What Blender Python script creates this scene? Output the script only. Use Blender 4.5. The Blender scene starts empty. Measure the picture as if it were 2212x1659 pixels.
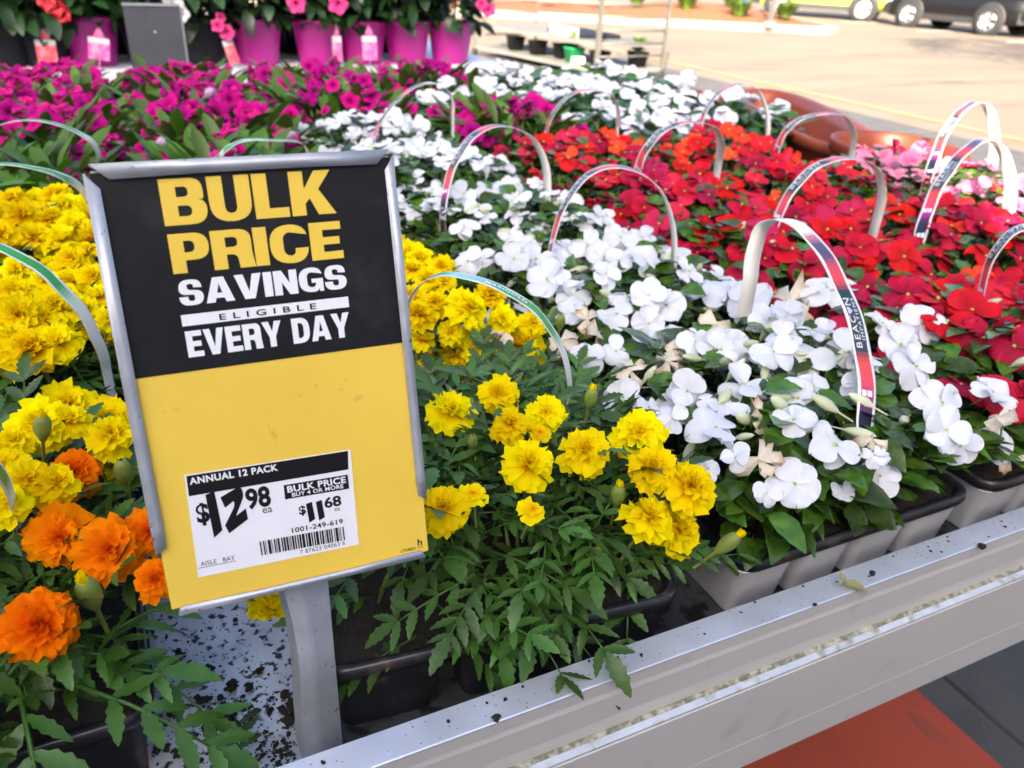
import bpy, math, random
import numpy as np
from mathutils import Vector, Matrix

R = math.radians
scene = bpy.context.scene
col = scene.collection

# ------------------------------------------------------------------ camera
ZR = 0.95                                   # height of the bench rail above the ground
FPX, PITCH, ROLL, YAW = 1729.8, 0.4938, 0.0523, 0.4668   # focal length in pixels of a 2212 px wide picture
CAM = np.array([0.0, -0.3156, ZR + 0.4401])
_f = np.array([math.sin(YAW) * math.cos(PITCH), math.cos(YAW) * math.cos(PITCH), -math.sin(PITCH)])
_r = np.array([math.cos(YAW), -math.sin(YAW), 0.0])
_u = np.cross(_r, _f)
AX_R = _r * math.cos(ROLL) + _u * math.sin(ROLL)
AX_U = -_r * math.sin(ROLL) + _u * math.cos(ROLL)
AX_F = _f
cam_data = bpy.data.cameras.new('camera')
cam = bpy.data.objects.new('camera', cam_data)
col.objects.link(cam)
m = Matrix.Identity(4)
for i in range(3):
    m[i][0], m[i][1], m[i][2], m[i][3] = AX_R[i], AX_U[i], -AX_F[i], CAM[i]
cam.matrix_world = m
cam_data.sensor_fit = 'HORIZONTAL'
cam_data.sensor_width = 36
cam_data.lens = FPX / 2212 * 36
cam_data.clip_start = 0.02
cam_data.clip_end = 2000
cam_data.dof.use_dof = True
cam_data.dof.focus_distance = 0.55
cam_data.dof.aperture_fstop = 10.0
scene.camera = cam

# ------------------------------------------------------------------ light
SUN_EL = R(27)
SUN_D = np.array([0.60, 0.80])              # horizontal direction in which the sunlight travels
world = bpy.data.worlds.new('World')
scene.world = world
world.use_nodes = True
wn = world.node_tree.nodes
sky = wn.new('ShaderNodeTexSky')
sky.sky_type = 'NISHITA'
sky.sun_disc = False
sky.sun_elevation = SUN_EL
sky.dust_density = 6.0
sky.air_density = 0.6
sky.ozone_density = 0.6
sky.sun_rotation = math.atan2(-SUN_D[0], -SUN_D[1])
wn['Background'].inputs['Strength'].default_value = 0.15
world.node_tree.links.new(sky.outputs[0], wn['Background'].inputs['Color'])
sun_data = bpy.data.lights.new('sun', 'SUN')
sun_data.energy = 3.8
sun_data.angle = R(0.5)
sun_data.color = (1.0, 0.86, 0.68)
sun = bpy.data.objects.new('sun', sun_data)
col.objects.link(sun)
sd = Vector((SUN_D[0] * math.cos(SUN_EL), SUN_D[1] * math.cos(SUN_EL), -math.sin(SUN_EL)))
sun.rotation_euler = sd.to_track_quat('-Z', 'Y').to_euler()
scene.view_settings.view_transform = 'Standard'
scene.view_settings.look = 'None'
scene.view_settings.gamma = 1
scene.view_settings.use_curve_mapping = False
scene.view_settings.exposure = 2.27
scene.cycles.use_denoising = True

# ------------------------------------------------------------------ pixel helpers (2212 px wide picture)
def ray(px, py):
    return AX_F * FPX + AX_R * (px - 1106) - AX_U * (py - 829.5)
def un(px, py, z):
    """point at height z above the rail seen at a pixel"""
    d = ray(px, py)
    t = (z + ZR - CAM[2]) / d[2]
    return CAM + d * t
def mpp(P):
    return float((np.asarray(P) - CAM) @ AX_F) / FPX

# ------------------------------------------------------------------ materials
M = {}
def mat(name, color, rough=0.5, metal=0.0, var=0.0, vscale=20.0, bump=0.0, bscale=60.0, trans=0.0, spec=0.5,
        island=0.0, objrand=0.0, color2=None, attr=None, coat=0.0, edge=None, tcol=None, speck=None, stretch=None):
    mt = bpy.data.materials.new(name)
    mt.use_nodes = True
    nt = mt.node_tree
    N, L = nt.nodes, nt.links
    b = N['Principled BSDF']
    b.inputs['Roughness'].default_value = rough
    b.inputs['Metallic'].default_value = metal
    b.inputs['Specular IOR Level'].default_value = spec
    if coat: b.inputs['Coat Weight'].default_value = coat
    tc = N.new('ShaderNodeTexCoord')
    vec = tc.outputs['Object']
    if stretch:
        mp = N.new('ShaderNodeMapping'); mp.inputs['Scale'].default_value = stretch
        L.new(vec, mp.inputs['Vector']); vec = mp.outputs[0]
    rgb = N.new('ShaderNodeRGB'); rgb.outputs[0].default_value = (*color, 1)
    out = rgb.outputs[0]
    if attr:
        a = N.new('ShaderNodeAttribute'); a.attribute_name = attr; out = a.outputs['Color']
    def noise(scale, detail=4):
        n = N.new('ShaderNodeTexNoise'); n.inputs['Scale'].default_value = scale; n.inputs['Detail'].default_value = detail
        L.new(vec, n.inputs['Vector']); return n.outputs['Fac']
    def mixc(f, a, bcol):
        x = N.new('ShaderNodeMix'); x.data_type = 'RGBA'
        L.new(f, x.inputs[0]); L.new(a, x.inputs[6])
        if isinstance(bcol, tuple): x.inputs[7].default_value = (*bcol, 1)
        else: L.new(bcol, x.inputs[7])
        return x.outputs[2]
    def ramp(f, a, bb):
        r = N.new('ShaderNodeMapRange'); r.inputs[1].default_value = a; r.inputs[2].default_value = bb
        L.new(f, r.inputs[0]); return r.outputs[0]
    if edge:                                   # (colour, r0, r1): colour of the petals changes with the distance from the flower's centre
        ln = N.new('ShaderNodeVectorMath'); ln.operation = 'LENGTH'
        L.new(tc.outputs['Object'], ln.inputs[0])
        out = mixc(ramp(ln.outputs['Value'], edge[1], edge[2]), out, edge[0])
    if color2:
        out = mixc(ramp(noise(vscale), 0.42, 0.62), out, color2)
    if speck:                                  # (colour, scale, lo, hi)
        out = mixc(ramp(noise(speck[1], 5), speck[2], speck[3]), out, speck[0])
    val = None
    def addv(src, amt):
        r = N.new('ShaderNodeMapRange'); r.inputs[3].default_value = 1 - amt; r.inputs[4].default_value = 1 + amt
        L.new(src, r.inputs[0]); return r.outputs[0]
    vs = []
    if var: vs.append(addv(noise(vscale), var * 2))
    if island:
        g = N.new('ShaderNodeNewGeometry'); vs.append(addv(g.outputs['Random Per Island'], island))
    if objrand:
        oi = N.new('ShaderNodeObjectInfo'); vs.append(addv(oi.outputs['Random'], objrand))
    for v in vs:
        if val is None: val = v
        else:
            mm = N.new('ShaderNodeMath'); mm.operation = 'MULTIPLY'; L.new(val, mm.inputs[0]); L.new(v, mm.inputs[1]); val = mm.outputs[0]
    if val is not None:
        h = N.new('ShaderNodeHueSaturation'); L.new(out, h.inputs['Color']); L.new(val, h.inputs['Value'])
        if island or objrand:
            src = g.outputs['Random Per Island'] if island else oi.outputs['Random']
            hr = N.new('ShaderNodeMapRange'); hr.inputs[3].default_value = 0.488; hr.inputs[4].default_value = 0.512
            L.new(src, hr.inputs[0]); L.new(hr.outputs[0], h.inputs['Hue'])
        out = h.outputs[0]
    L.new(out, b.inputs['Base Color'])
    if bump:
        bp = N.new('ShaderNodeBump'); bp.inputs['Strength'].default_value = bump; bp.inputs['Distance'].default_value = 0.002
        L.new(noise(bscale), bp.inputs['Height']); L.new(bp.outputs[0], b.inputs['Normal'])
    if trans:
        t = N.new('ShaderNodeBsdfTranslucent'); mx = N.new('ShaderNodeMixShader'); mx.inputs[0].default_value = trans
        if tcol: t.inputs['Color'].default_value = (*tcol, 1)
        else: L.new(out, t.inputs['Color'])
        L.new(b.outputs[0], mx.inputs[1]); L.new(t.outputs[0], mx.inputs[2])
        L.new(mx.outputs[0], N['Material Output'].inputs['Surface'])
    M[name] = mt
    return mt

mat('asphalt', (0.21, 0.175, 0.135), 0.9, var=0.12, vscale=0.7, bump=0.5, bscale=40, color2=(0.16, 0.135, 0.105), spec=0.2, stretch=(0.35, 1.6, 1), speck=((0.10, 0.09, 0.08), 1.4, 0.60, 0.72))
mat('slab', (0.11, 0.11, 0.108), 0.9, var=0.2, vscale=5, bump=0.8, bscale=160, color2=(0.075, 0.075, 0.08), spec=0.25, speck=((0.20, 0.19, 0.18), 220, 0.62, 0.72))
mat('yellow_paint', (0.34, 0.24, 0.09), 0.85, var=0.3, vscale=5, color2=(0.24, 0.19, 0.12))
mat('white_paint', (0.75, 0.73, 0.68), 0.8, var=0.1, vscale=8)
mat('kerb', (0.30, 0.26, 0.21), 0.9, var=0.12, vscale=3, bump=0.3)
mat('mulch', (0.22, 0.075, 0.028), 0.95, var=0.3, vscale=14, bump=0.8, bscale=18)
mat('store_wall', (0.66, 0.60, 0.53), 0.9, var=0.05, vscale=1.5, bump=0.3, bscale=30)
mat('aluminium', (0.82, 0.77, 0.72), 0.34, 0.45, var=0.03, vscale=8, bump=0.04, bscale=25, speck=((0.64, 0.58, 0.53), 22, 0.60, 0.80))  # warm base colour stands in for the pavement's reflection on the rail face
mat('aluminium_sky_tint', (0.60, 0.64, 0.70), 0.36, 0.45, var=0.12, vscale=26, bump=0.14, bscale=240)  # same metal as the face; the sky's bluish reflection is put into the colour
mat('lichen', (0.20, 0.20, 0.14), 0.9, var=0.3, vscale=160, bump=0.5, bscale=300, color2=(0.36, 0.36, 0.28))
mat('ledge', (0.52, 0.57, 0.62), 0.5, 0.2, var=0.12, vscale=60, bump=0.2, bscale=200, speck=((0.30, 0.30, 0.24), 70, 0.54, 0.70))  # bluish sky light on the upward strip is in the colour; specks are dirt
mat('galvanised', (0.46, 0.48, 0.52), 0.42, 0.55, var=0.14, vscale=55, bump=0.12, bscale=160, speck=((0.16, 0.16, 0.17), 210, 0.66, 0.74))
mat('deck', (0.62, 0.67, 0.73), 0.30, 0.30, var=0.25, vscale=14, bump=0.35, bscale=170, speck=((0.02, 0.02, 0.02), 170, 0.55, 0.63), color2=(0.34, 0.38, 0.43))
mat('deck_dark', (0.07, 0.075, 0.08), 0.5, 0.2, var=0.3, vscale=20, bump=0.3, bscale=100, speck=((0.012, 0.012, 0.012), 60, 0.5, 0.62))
mat('soil', (0.018, 0.013, 0.010), 0.95, var=0.4, vscale=120, bump=1.0, bscale=200)
mat('black_plastic', (0.018, 0.019, 0.023), 0.42, var=0.3, vscale=40, bump=0.08, bscale=90, speck=((0.10, 0.09, 0.085), 90, 0.60, 0.78))
mat('tray_rim', (0.020, 0.021, 0.024), 0.28, var=0.3, vscale=30, bump=0.15, bscale=70, speck=((0.07, 0.05, 0.04), 70, 0.55, 0.75))
mat('white_plastic', (0.90, 0.91, 0.95), 0.3, var=0.03, vscale=15, speck=((0.42, 0.32, 0.22), 40, 0.74, 0.80))
mat('orange_board', (0.46, 0.065, 0.018), 0.6, var=0.2, vscale=5, bump=0.3, color2=(0.30, 0.045, 0.018), stretch=(1, 0.3, 1), speck=((0.16, 0.06, 0.04), 18, 0.60, 0.75))
mat('terracotta', (0.24, 0.046, 0.017), 0.42, var=0.1, vscale=8, bump=0.05)
mat('card_yellow', (0.80, 0.56, 0.075), 0.42, var=0.06, vscale=14, bump=0.08, bscale=400, spec=0.35, speck=((0.34, 0.22, 0.035), 48, 0.65, 0.80))
mat('card_black', (0.010, 0.011, 0.013), 0.42, var=0.25, vscale=40, bump=0.06, bscale=420, spec=0.22, speck=((0.024, 0.025, 0.028), 26, 0.56, 0.74))
mat('print_yellow', (0.80, 0.56, 0.07), 0.45, var=0.03, vscale=40, spec=0.3)
mat('print_white', (0.80, 0.82, 0.86), 0.42, var=0.03, vscale=60)
mat('print_black', (0.008, 0.008, 0.009), 0.5, spec=0.2)
mat('label_paper', (0.80, 0.81, 0.86), 0.32, var=0.02, vscale=40)
mat('grey_back', (0.10, 0.105, 0.12), 0.5, 0.3, var=0.12, vscale=14)
mat('bench_white', (0.70, 0.73, 0.78), 0.5, var=0.05, vscale=6)
mat('band_plain', (0.78, 0.76, 0.70), 0.4, trans=0.25)
mat('band_print', (1, 1, 1), 0.35, attr='print', trans=0.12)
mat('band_text', (0.80, 0.80, 0.82), 0.4)
mat('band_heart', (0.55, 0.50, 0.75), 0.4)
# petals
mat('marigold_yellow', (0.92, 0.52, 0.002), 0.8, trans=0.40, edge=((0.97, 0.80, 0.002), 0.004, 0.013), objrand=0.05, spec=0.05)
mat('marigold_orange', (0.90, 0.15, 0.002), 0.8, trans=0.40, edge=((0.98, 0.28, 0.002), 0.006, 0.017), objrand=0.05, spec=0.05)
mat('marigold_calyx', (0.20, 0.27, 0.045), 0.55, trans=0.1, var=0.15, vscale=120, objrand=0.12)
mat('impatiens_white', (0.70, 0.72, 0.77), 0.55, trans=0.22, objrand=0.07, spec=0.15, var=0.05, vscale=120, bump=0.15, bscale=120, edge=((0.74, 0.76, 0.80), 0.003, 0.010))
mat('impatiens_tan', (0.78, 0.70, 0.56), 0.6, trans=0.22, edge=((0.40, 0.20, 0.07), 0.012, 0.022), var=0.15, vscale=160)
mat('impatiens_red', (0.30, 0.0015, 0.018), 0.6, trans=0.16, objrand=0.32, edge=((0.50, 0.003, 0.034), 0.004, 0.02), spec=0.2, bump=0.15, bscale=120)
mat('impatiens_coral', (0.66, 0.030, 0.020), 0.6, trans=0.22, objrand=0.18, spec=0.12)
mat('impatiens_rose', (0.58, 0.022, 0.075), 0.6, trans=0.22, objrand=0.2, spec=0.12)
mat('impatiens_pink', (0.76, 0.12, 0.30), 0.5, trans=0.28, objrand=0.18, edge=((0.80, 0.30, 0.46), 0.004, 0.02), spec=0.3)
mat('vinca_white', (0.66, 0.68, 0.74), 0.55, trans=0.20, objrand=0.08, spec=0.15)
mat('flower_eye', (0.40, 0.50, 0.06), 0.6)
mat('pink_eye', (0.60, 0.06, 0.16), 0.6)
mat('petunia', (0.26, 0.001, 0.11), 0.65, trans=0.22, edge=((0.46, 0.003, 0.20), 0.006, 0.022), objrand=0.28, spec=0.08)
mat('dianthus', (0.52, 0.006, 0.16), 0.65, trans=0.22, edge=((0.62, 0.02, 0.27), 0.004, 0.02), objrand=0.2, spec=0.08)
mat('lilac_bud', (0.62, 0.40, 0.58), 0.5, trans=0.3)
mat('white_bud', (0.66, 0.70, 0.46), 0.5, trans=0.2, objrand=0.15)
mat('mandevilla_red', (0.60, 0.008, 0.03), 0.5, trans=0.2)
mat('mandevilla_pink', (0.66, 0.03, 0.20), 0.6, trans=0.15, spec=0.15, edge=((0.68, 0.07, 0.26), 0.006, 0.03))
mat('mandevilla_white', (0.82, 0.82, 0.80), 0.5, trans=0.2, edge=((0.84, 0.84, 0.82), 0.002, 0.006))
# leaves
mat('leaf_marigold', (0.056, 0.130, 0.018), 0.38, trans=0.14, island=0.45, spec=0.45, var=0.15, vscale=90, bump=0.35, bscale=220, color2=(0.038, 0.100, 0.014), speck=((0.20, 0.20, 0.05), 60, 0.67, 0.80))
mat('leaf_marigold_part', (0.060, 0.138, 0.020), 0.38, trans=0.14, objrand=0.45, spec=0.45, var=0.15, vscale=90, bump=0.35, bscale=220, color2=(0.038, 0.100, 0.014), speck=((0.20, 0.20, 0.05), 60, 0.67, 0.80))
mat('leaf_impatiens', (0.040, 0.100, 0.009), 0.26, trans=0.12, island=0.55, spec=0.45, var=0.18, vscale=80, bump=0.4, bscale=150, color2=(0.070, 0.140, 0.014))
mat('leaf_impatiens_part', (0.040, 0.100, 0.009), 0.26, trans=0.12, objrand=0.55, spec=0.45, var=0.18, vscale=80, bump=0.4, bscale=150, color2=(0.070, 0.140, 0.014))
mat('leaf_petunia', (0.075, 0.165, 0.014), 0.40, trans=0.18, island=0.45, spec=0.4)
mat('leaf_vinca', (0.045, 0.12, 0.020), 0.30, trans=0.14, island=0.32, spec=0.5)
mat('leaf_mandevilla', (0.016, 0.045, 0.012), 0.34, trans=0.08, island=0.5, spec=0.4)
mat('leaf_pale', (0.33, 0.30, 0.12), 0.6, trans=0.15, island=0.2)
mat('stem_green', (0.16, 0.22, 0.05), 0.5)
mat('pot_magenta', (0.46, 0.008, 0.26), 0.42, var=0.04, vscale=9)
mat('pot_black', (0.010, 0.010, 0.013), 0.6, spec=0.2)
mat('tag_white', (0.62, 0.62, 0.62), 0.5)
mat('tag_red', (0.72, 0.06, 0.10), 0.4, color2=(0.80, 0.22, 0.26), vscale=40)
mat('tag_pink', (0.72, 0.09, 0.36), 0.4, color2=(0.80, 0.32, 0.52), vscale=40)
mat('cart_steel', (0.13, 0.125, 0.11), 0.5, 0.3, var=0.2, vscale=12)
mat('cart_shelf', (0.15, 0.15, 0.135), 0.7, var=0.15, vscale=7)
mat('green_pot', (0.01, 0.30, 0.10), 0.45)
mat('car_black', (0.006, 0.006, 0.007), 0.3, coat=0.25, spec=0.3)
mat('car_lime', (0.28, 0.40, 0.05), 0.25, coat=0.7)
mat('car_silver', (0.45, 0.47, 0.50), 0.25, 0.5, coat=0.7)
mat('car_trim', (0.02, 0.02, 0.022), 0.6)
mat('car_glass', (0.02, 0.025, 0.03), 0.08, spec=0.8)
mat('tyre', (0.018, 0.018, 0.018), 0.8)
mat('alloy', (0.62, 0.63, 0.65), 0.25, 0.9)
mat('tail_red', (0.45, 0.01, 0.01), 0.25)
mat('plate', (0.65, 0.68, 0.72), 0.5)
mat('grass', (0.10, 0.18, 0.022), 0.6, trans=0.2, island=0.3)
mat('tree_leaf', (0.05, 0.10, 0.02), 0.5, trans=0.2, island=0.3)
mat('bark', (0.10, 0.075, 0.055), 0.9, var=0.2, vscale=20, bump=0.8, bscale=25)
mat('blue_barrel', (0.02, 0.16, 0.55), 0.5)

# ------------------------------------------------------------------ mesh builder
def rotz(a):
    c, s = math.cos(a), math.sin(a)
    return np.array([[c, -s, 0], [s, c, 0], [0, 0, 1.0]])
def roty(a):
    c, s = math.cos(a), math.sin(a)
    return np.array([[c, 0, s], [0, 1.0, 0], [-s, 0, c]])
def rotx(a):
    c, s = math.cos(a), math.sin(a)
    return np.array([[1.0, 0, 0], [0, c, -s], [0, s, c]])
def unit(v):
    v = np.asarray(v, float); n = np.linalg.norm(v)
    return v / n if n > 1e-12 else np.array([0, 0, 1.0])
def frame(nrm, spin=0.0):
    """rotation whose z axis is nrm"""
    z = unit(nrm)
    a = np.array([1.0, 0, 0]) if abs(z[0]) < 0.9 else np.array([0, 1.0, 0])
    x = unit(a - z * (a @ z)); y = np.cross(z, x)
    return np.column_stack([x, y, z]) @ rotz(spin)
def frame_xz(x, up):
    x = unit(x); y = unit(np.cross(up, x)); z = np.cross(x, y)
    return np.column_stack([x, y, z])

class MB:
    def __init__(s):
        s.v, s.f, s.m, s.n = [], [], [], 0
    def add(s, verts, faces, mi=0, rot=None, loc=(0, 0, 0), scale=1.0):
        v = np.asarray(verts, float) * scale
        if rot is not None: v = v @ np.asarray(rot).T
        v = v + np.asarray(loc, float)
        s.v.append(v)
        n = s.n
        s.f.extend([tuple(i + n for i in f) for f in faces])
        s.m.extend([mi] * len(faces) if isinstance(mi, int) else mi)
        s.n += len(v)
        return s
    def join(s, o, rot=None, loc=(0, 0, 0), scale=1.0):
        return s.add(np.concatenate(o.v), o.f, list(o.m), rot, loc, scale)
    def box(s, x0, x1, y0, y1, z0, z1, mi=0):
        v = [(x, y, z) for z in (z0, z1) for y in (y0, y1) for x in (x0, x1)]
        return s.add(v, [(0, 2, 3, 1), (4, 5, 7, 6), (0, 1, 5, 4), (1, 3, 7, 5), (3, 2, 6, 7), (2, 0, 4, 6)], mi)
    def bbox(s, x0, x1, y0, y1, z0, z1, b, mi=0):
        """box with chamfered vertical and top edges"""
        def ring(d, z): return [(x0 + d, y0 + b, z), (x0 + b, y0 + d, z), (x1 - b, y0 + d, z), (x1 - d, y0 + b, z), (x1 - d, y1 - b, z), (x1 - b, y1 - d, z), (x0 + b, y1 - d, z), (x0 + d, y1 - b, z)]
        return s.loft([ring(0, z0), ring(0, z1 - b), ring(b * 0.7, z1)], mi, cap=True)
    def loft(s, rings, mi=0, cap=False, closed=True):
        k = len(rings[0]); v = [p for r in rings for p in r]; f = []
        for i in range(len(rings) - 1):
            for j in range(k if closed else k - 1):
                a, b = i * k + j, i * k + (j + 1) % k
                f.append((a, b, b + k, a + k))
        if cap:
            f.append(tuple(range(k))[::-1]); f.append(tuple(range((len(rings) - 1) * k, len(rings) * k)))
        return s.add(v, f, mi)
    def lathe(s, prof, seg=24, mi=0, sx=1.0, sy=1.0, cap=False):
        return s.loft([[(r * sx * math.cos(2 * math.pi * j / seg), r * sy * math.sin(2 * math.pi * j / seg), z) for j in range(seg)] for r, z in prof], mi, cap)
    def tube(s, pts, rad, seg=6, mi=0, cap=True):
        pts = [np.asarray(p, float) for p in pts]
        rad = rad if isinstance(rad, (list, tuple)) else [rad] * len(pts)
        rings = []; prev = None
        for i, p in enumerate(pts):
            t = unit(pts[min(i + 1, len(pts) - 1)] - pts[max(i - 1, 0)])
            if prev is None:
                a = np.array([0, 0, 1.0]) if abs(t[2]) < 0.9 else np.array([1.0, 0, 0])
                x = unit(np.cross(a, t))
            else: x = unit(prev - t * (prev @ t))
            prev = x; y = np.cross(t, x)
            rings.append([p + rad[i] * (x * math.cos(2 * math.pi * j / seg) + y * math.sin(2 * math.pi * j / seg)) for j in range(seg)])
        return s.loft(rings, mi, cap)
    def grid(s, fn, nu, nv, mi=0, rot=None, loc=(0, 0, 0)):
        v = [fn(i / nu, j / nv) for i in range(nu + 1) for j in range(nv + 1)]
        k = nv + 1
        f = [(i * k + j, (i + 1) * k + j, (i + 1) * k + j + 1, i * k + j + 1) for i in range(nu) for j in range(nv)]
        return s.add(v, f, mi, rot, loc)
    def mesh(s, name, mats, smooth=True):
        me = bpy.data.meshes.new(name)
        me.from_pydata(np.concatenate(s.v).tolist(), [], s.f)
        for x in ([mats] if isinstance(mats, str) else mats): me.materials.append(M[x])
        if max(s.m, default=0) > 0: me.polygons.foreach_set('material_index', s.m)
        if smooth: me.polygons.foreach_set('use_smooth', [True] * len(me.polygons))
        me.update()
        return me

def obj(name, me, parent=None, loc=None, rot=None, scale=None):
    o = bpy.data.objects.new(name, me)
    col.objects.link(o)
    if parent is not None: o.parent = parent
    if rot is not None:
        mm = Matrix([list(r) for r in np.asarray(rot)]).to_4x4()
        o.rotation_euler = mm.to_euler()
    if loc is not None: o.location = tuple(float(x) for x in loc)
    if scale is not None: o.scale = (scale,) * 3 if isinstance(scale, (int, float)) else scale
    return o
def tag(o, label=None, cat=None, group=None, kind=None):
    if label: o['label'] = label
    if cat: o['category'] = cat
    if group: o['group'] = group
    if kind: o['kind'] = kind
    return o
def thing(name, loc, label, cat, group=None, rz=0.0):
    e = bpy.data.objects.new(name, None); col.objects.link(e)
    e.empty_display_size = 0.05
    e.location = tuple(float(x) for x in loc); e.rotation_euler = (0, 0, rz)
    return tag(e, label, cat, group)

# ------------------------------------------------------------------ the setting
b = MB(); S = 400
b.add([(-S, -S, -0.02), (S, -S, -0.02), (S, S, -0.02), (-S, S, -0.02)], [(0, 1, 2, 3)])
tag(obj('ground', b.mesh('ground', 'asphalt')), kind='structure')
# paved walk under and beside the benches, slab by slab
walk = bpy.data.objects.new('sidewalk', None); col.objects.link(walk); tag(walk, kind='structure')
sl = MB().bbox(0.004, 1.496, 0.004, 1.496, -0.06, 0.0, 0.006).mesh('paving_slab', 'slab', False)
for i in range(-3, 4):
    for j in range(-3, 8):
        obj('paving_slab', sl, walk, (1.483 + 1.5 * i, 0.9 + 1.5 * j - 1.5, 0.001 * ((i * 7 + j * 3) % 3)))
# painted lines in the car park
b = MB(); b.add([(8.05, 3, -0.014), (8.20, 3, -0.014), (8.20, 24, -0.014), (8.05, 24, -0.014)], [(0, 1, 2, 3)])
tag(obj('lane_line', b.mesh('lane_line', 'yellow_paint')), kind='structure')
for k in range(4):
    b = MB(); x0 = 20.0 + 0.12 * k; y0 = 11.2 + 2.75 * k
    b.add([(20.6, y0, -0.014), (25.4, y0 + 0.3, -0.014), (25.4, y0 + 0.42, -0.014), (20.6, y0 + 0.12, -0.014)], [(0, 1, 2, 3)])
    tag(obj('bay_line', b.mesh('bay_line', 'white_paint')), kind='structure')

# the tall garden-centre wall behind the photographer, whose shadow lies over the benches
sx_, sy_ = np.array([1.22, 0.48]) - SUN_D * 5.2        # its end stands on the edge of the shade
hgt = 11.6 * math.tan(SUN_EL)
w = thing('garden_wall', (sx_ - 12, sy_, 0), 'tall plain beige shop wall behind the flower benches', 'wall')
b = MB(); b.box(-12, 12, 0, 0.35, -0.02, hgt); obj('masonry', b.mesh('masonry', 'store_wall', False), w)
b = MB(); b.box(-12.04, 12.0, -0.04, 0.39, hgt + 0.002, hgt + 0.08); obj('coping', b.mesh('coping', 'kerb', False), w)
b = MB(); b.box(12.002, 24, 0.02, 0.33, -0.02, 3.45); obj('added_shade_wing', b.mesh('added_shade_wing', 'store_wall', False), w)  # unseen lower wall, added only to keep the rail and the ground in shade

# ------------------------------------------------------------------ flower bench
ZD = -0.06                                   # bench deck, measured from the rail's top
bench = thing('flower_bench', (0, 0, 0), 'long aluminium display bench holding the flower trays', 'bench')
prof = [(0.0, 0.0), (0.0, -0.012), (0.0015, -0.014), (0.0005, -0.018), (0.0005, -0.040), (0.004, -0.054), (0.004, -0.0595)]
def extr(pr, x0, x1, name, ma, parent, n=1):
    b = MB()
    b.loft([[(x, y, ZR + z) for y, z in pr] for x in np.linspace(x0, x1, n + 1)], 0, True)
    return obj(name, b.mesh(name, ma, False), parent)
X0, X1 = -1.7, 1.66
extr([(0.0223, -0.0022), (0.0223, -0.058), (0.0040, -0.058), (0.0034, -0.053), (0.0008, -0.041), (0.0008, -0.019), (0.0020, -0.0145), (0.0, -0.012), (0.0, -0.0022)], X0, X1, 'rail_face', 'aluminium', bench)
extr([(0.0225, -0.002), (-0.0004, -0.002), (-0.0004, -0.0006), (0.0004, 0.0), (0.0225, 0.0)], X0, X1, 'rail_top', 'aluminium_sky_tint', bench)
extr([(0.0223, -0.0582), (0.0223, -0.064), (0.0005, -0.064), (0.0005, -0.0597), (0.0036, -0.0584)], X0, X1, 'rail_groove', 'lichen', bench)
extr([(0.0003, -0.0597), (0.0003, -0.064), (-0.0044, -0.064), (-0.0044, -0.0618), (-0.0036, -0.0612)], X0, X1, 'rail_ledge', 'ledge', bench)
extr([(0.0223, -0.0642), (0.0223, -0.169), (-0.0045, -0.169), (-0.0045, -0.136), (-0.0043, -0.1355), (-0.0043, -0.108), (-0.0045, -0.1075), (-0.0045, -0.066), (-0.0030, -0.0642)], X0, X1, 'rail_skirt', 'aluminium', bench)
# end rail, back rail
b = MB(); b.box(X1 + 0.0005, X1 + 0.022, 0.0, 2.5, ZR - 0.169, ZR); obj('end_rail', b.mesh('end_rail', 'aluminium', False), bench)
b = MB(); b.box(X0, X1, 2.48, 2.5, ZR - 0.169, ZR - 0.002); obj('back_rail', b.mesh('back_rail', 'aluminium', False), bench)
seam = [-1.7, -0.9, -0.052, 0.0705, 0.75, 1.655]
for k in range(5):
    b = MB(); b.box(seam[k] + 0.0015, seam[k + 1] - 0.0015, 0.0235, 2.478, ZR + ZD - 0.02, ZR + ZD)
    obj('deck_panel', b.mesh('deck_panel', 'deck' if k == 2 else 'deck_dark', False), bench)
for x in (-1.6, 1.56):
    for y in (0.10, 2.35):
        b = MB(); b.box(x - 0.03, x + 0.03, y - 0.03, y + 0.03, 0.001, ZR - 0.17); obj('leg', b.mesh('leg', 'aluminium', False), bench)
b = MB()
P = [un(1920, 1505, -ZR), un(2140, 1659, -ZR)]
b.box(-1.45, 1.345, 0.13, 2.2, 0.002, 0.05)
ob = obj('base_board', b.mesh('base_board', 'orange_board', False)); ob.rotation_euler = (0, 0, R(0)); tag(ob, 'orange painted board on the ground under the flower bench', 'board')

# soil, crumbs and fallen bits on the deck and the rail
rng = random.Random(5)
def clod(r, rg):
    b = MB(); v = []; 
    for i in range(4):
        for j in range(6):
            a = 2 * math.pi * j / 6; p = math.pi * (i + 0.5) / 4
            q = r * rg.uniform(0.6, 1.25)
            v.append((q * math.sin(p) * math.cos(a) * 1.4, q * math.sin(p) * math.sin(a), 0.55 * q * math.cos(p)))
    f = [(i * 6 + j, (i + 1) * 6 + j, (i + 1) * 6 + (j + 1) % 6, i * 6 + (j + 1) % 6) for i in range(3) for j in range(6)]
    f += [(0, 1, 2, 3, 4, 5), (18, 23, 22, 21, 20, 19)]
    return v, f
b = MB()
cl_ = [(rng.uniform(-.04, .07), rng.uniform(.03, .4), rng.uniform(.01, .035)) for _ in range(16)]
for _ in range(1500):
    q = rng.choice(cl_); x = min(.075, max(-.045, rng.gauss(q[0], q[2]))); y = max(.026, rng.gauss(q[1], q[2])); r = rng.choice([0.0006] * 9 + [0.0011] * 4 + [0.002])
    v, f = clod(r, rng); b.add(v, f, 0, rotz(rng.uniform(0, 6.3)), (x, y, ZR + ZD + r * 0.3))
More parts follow.
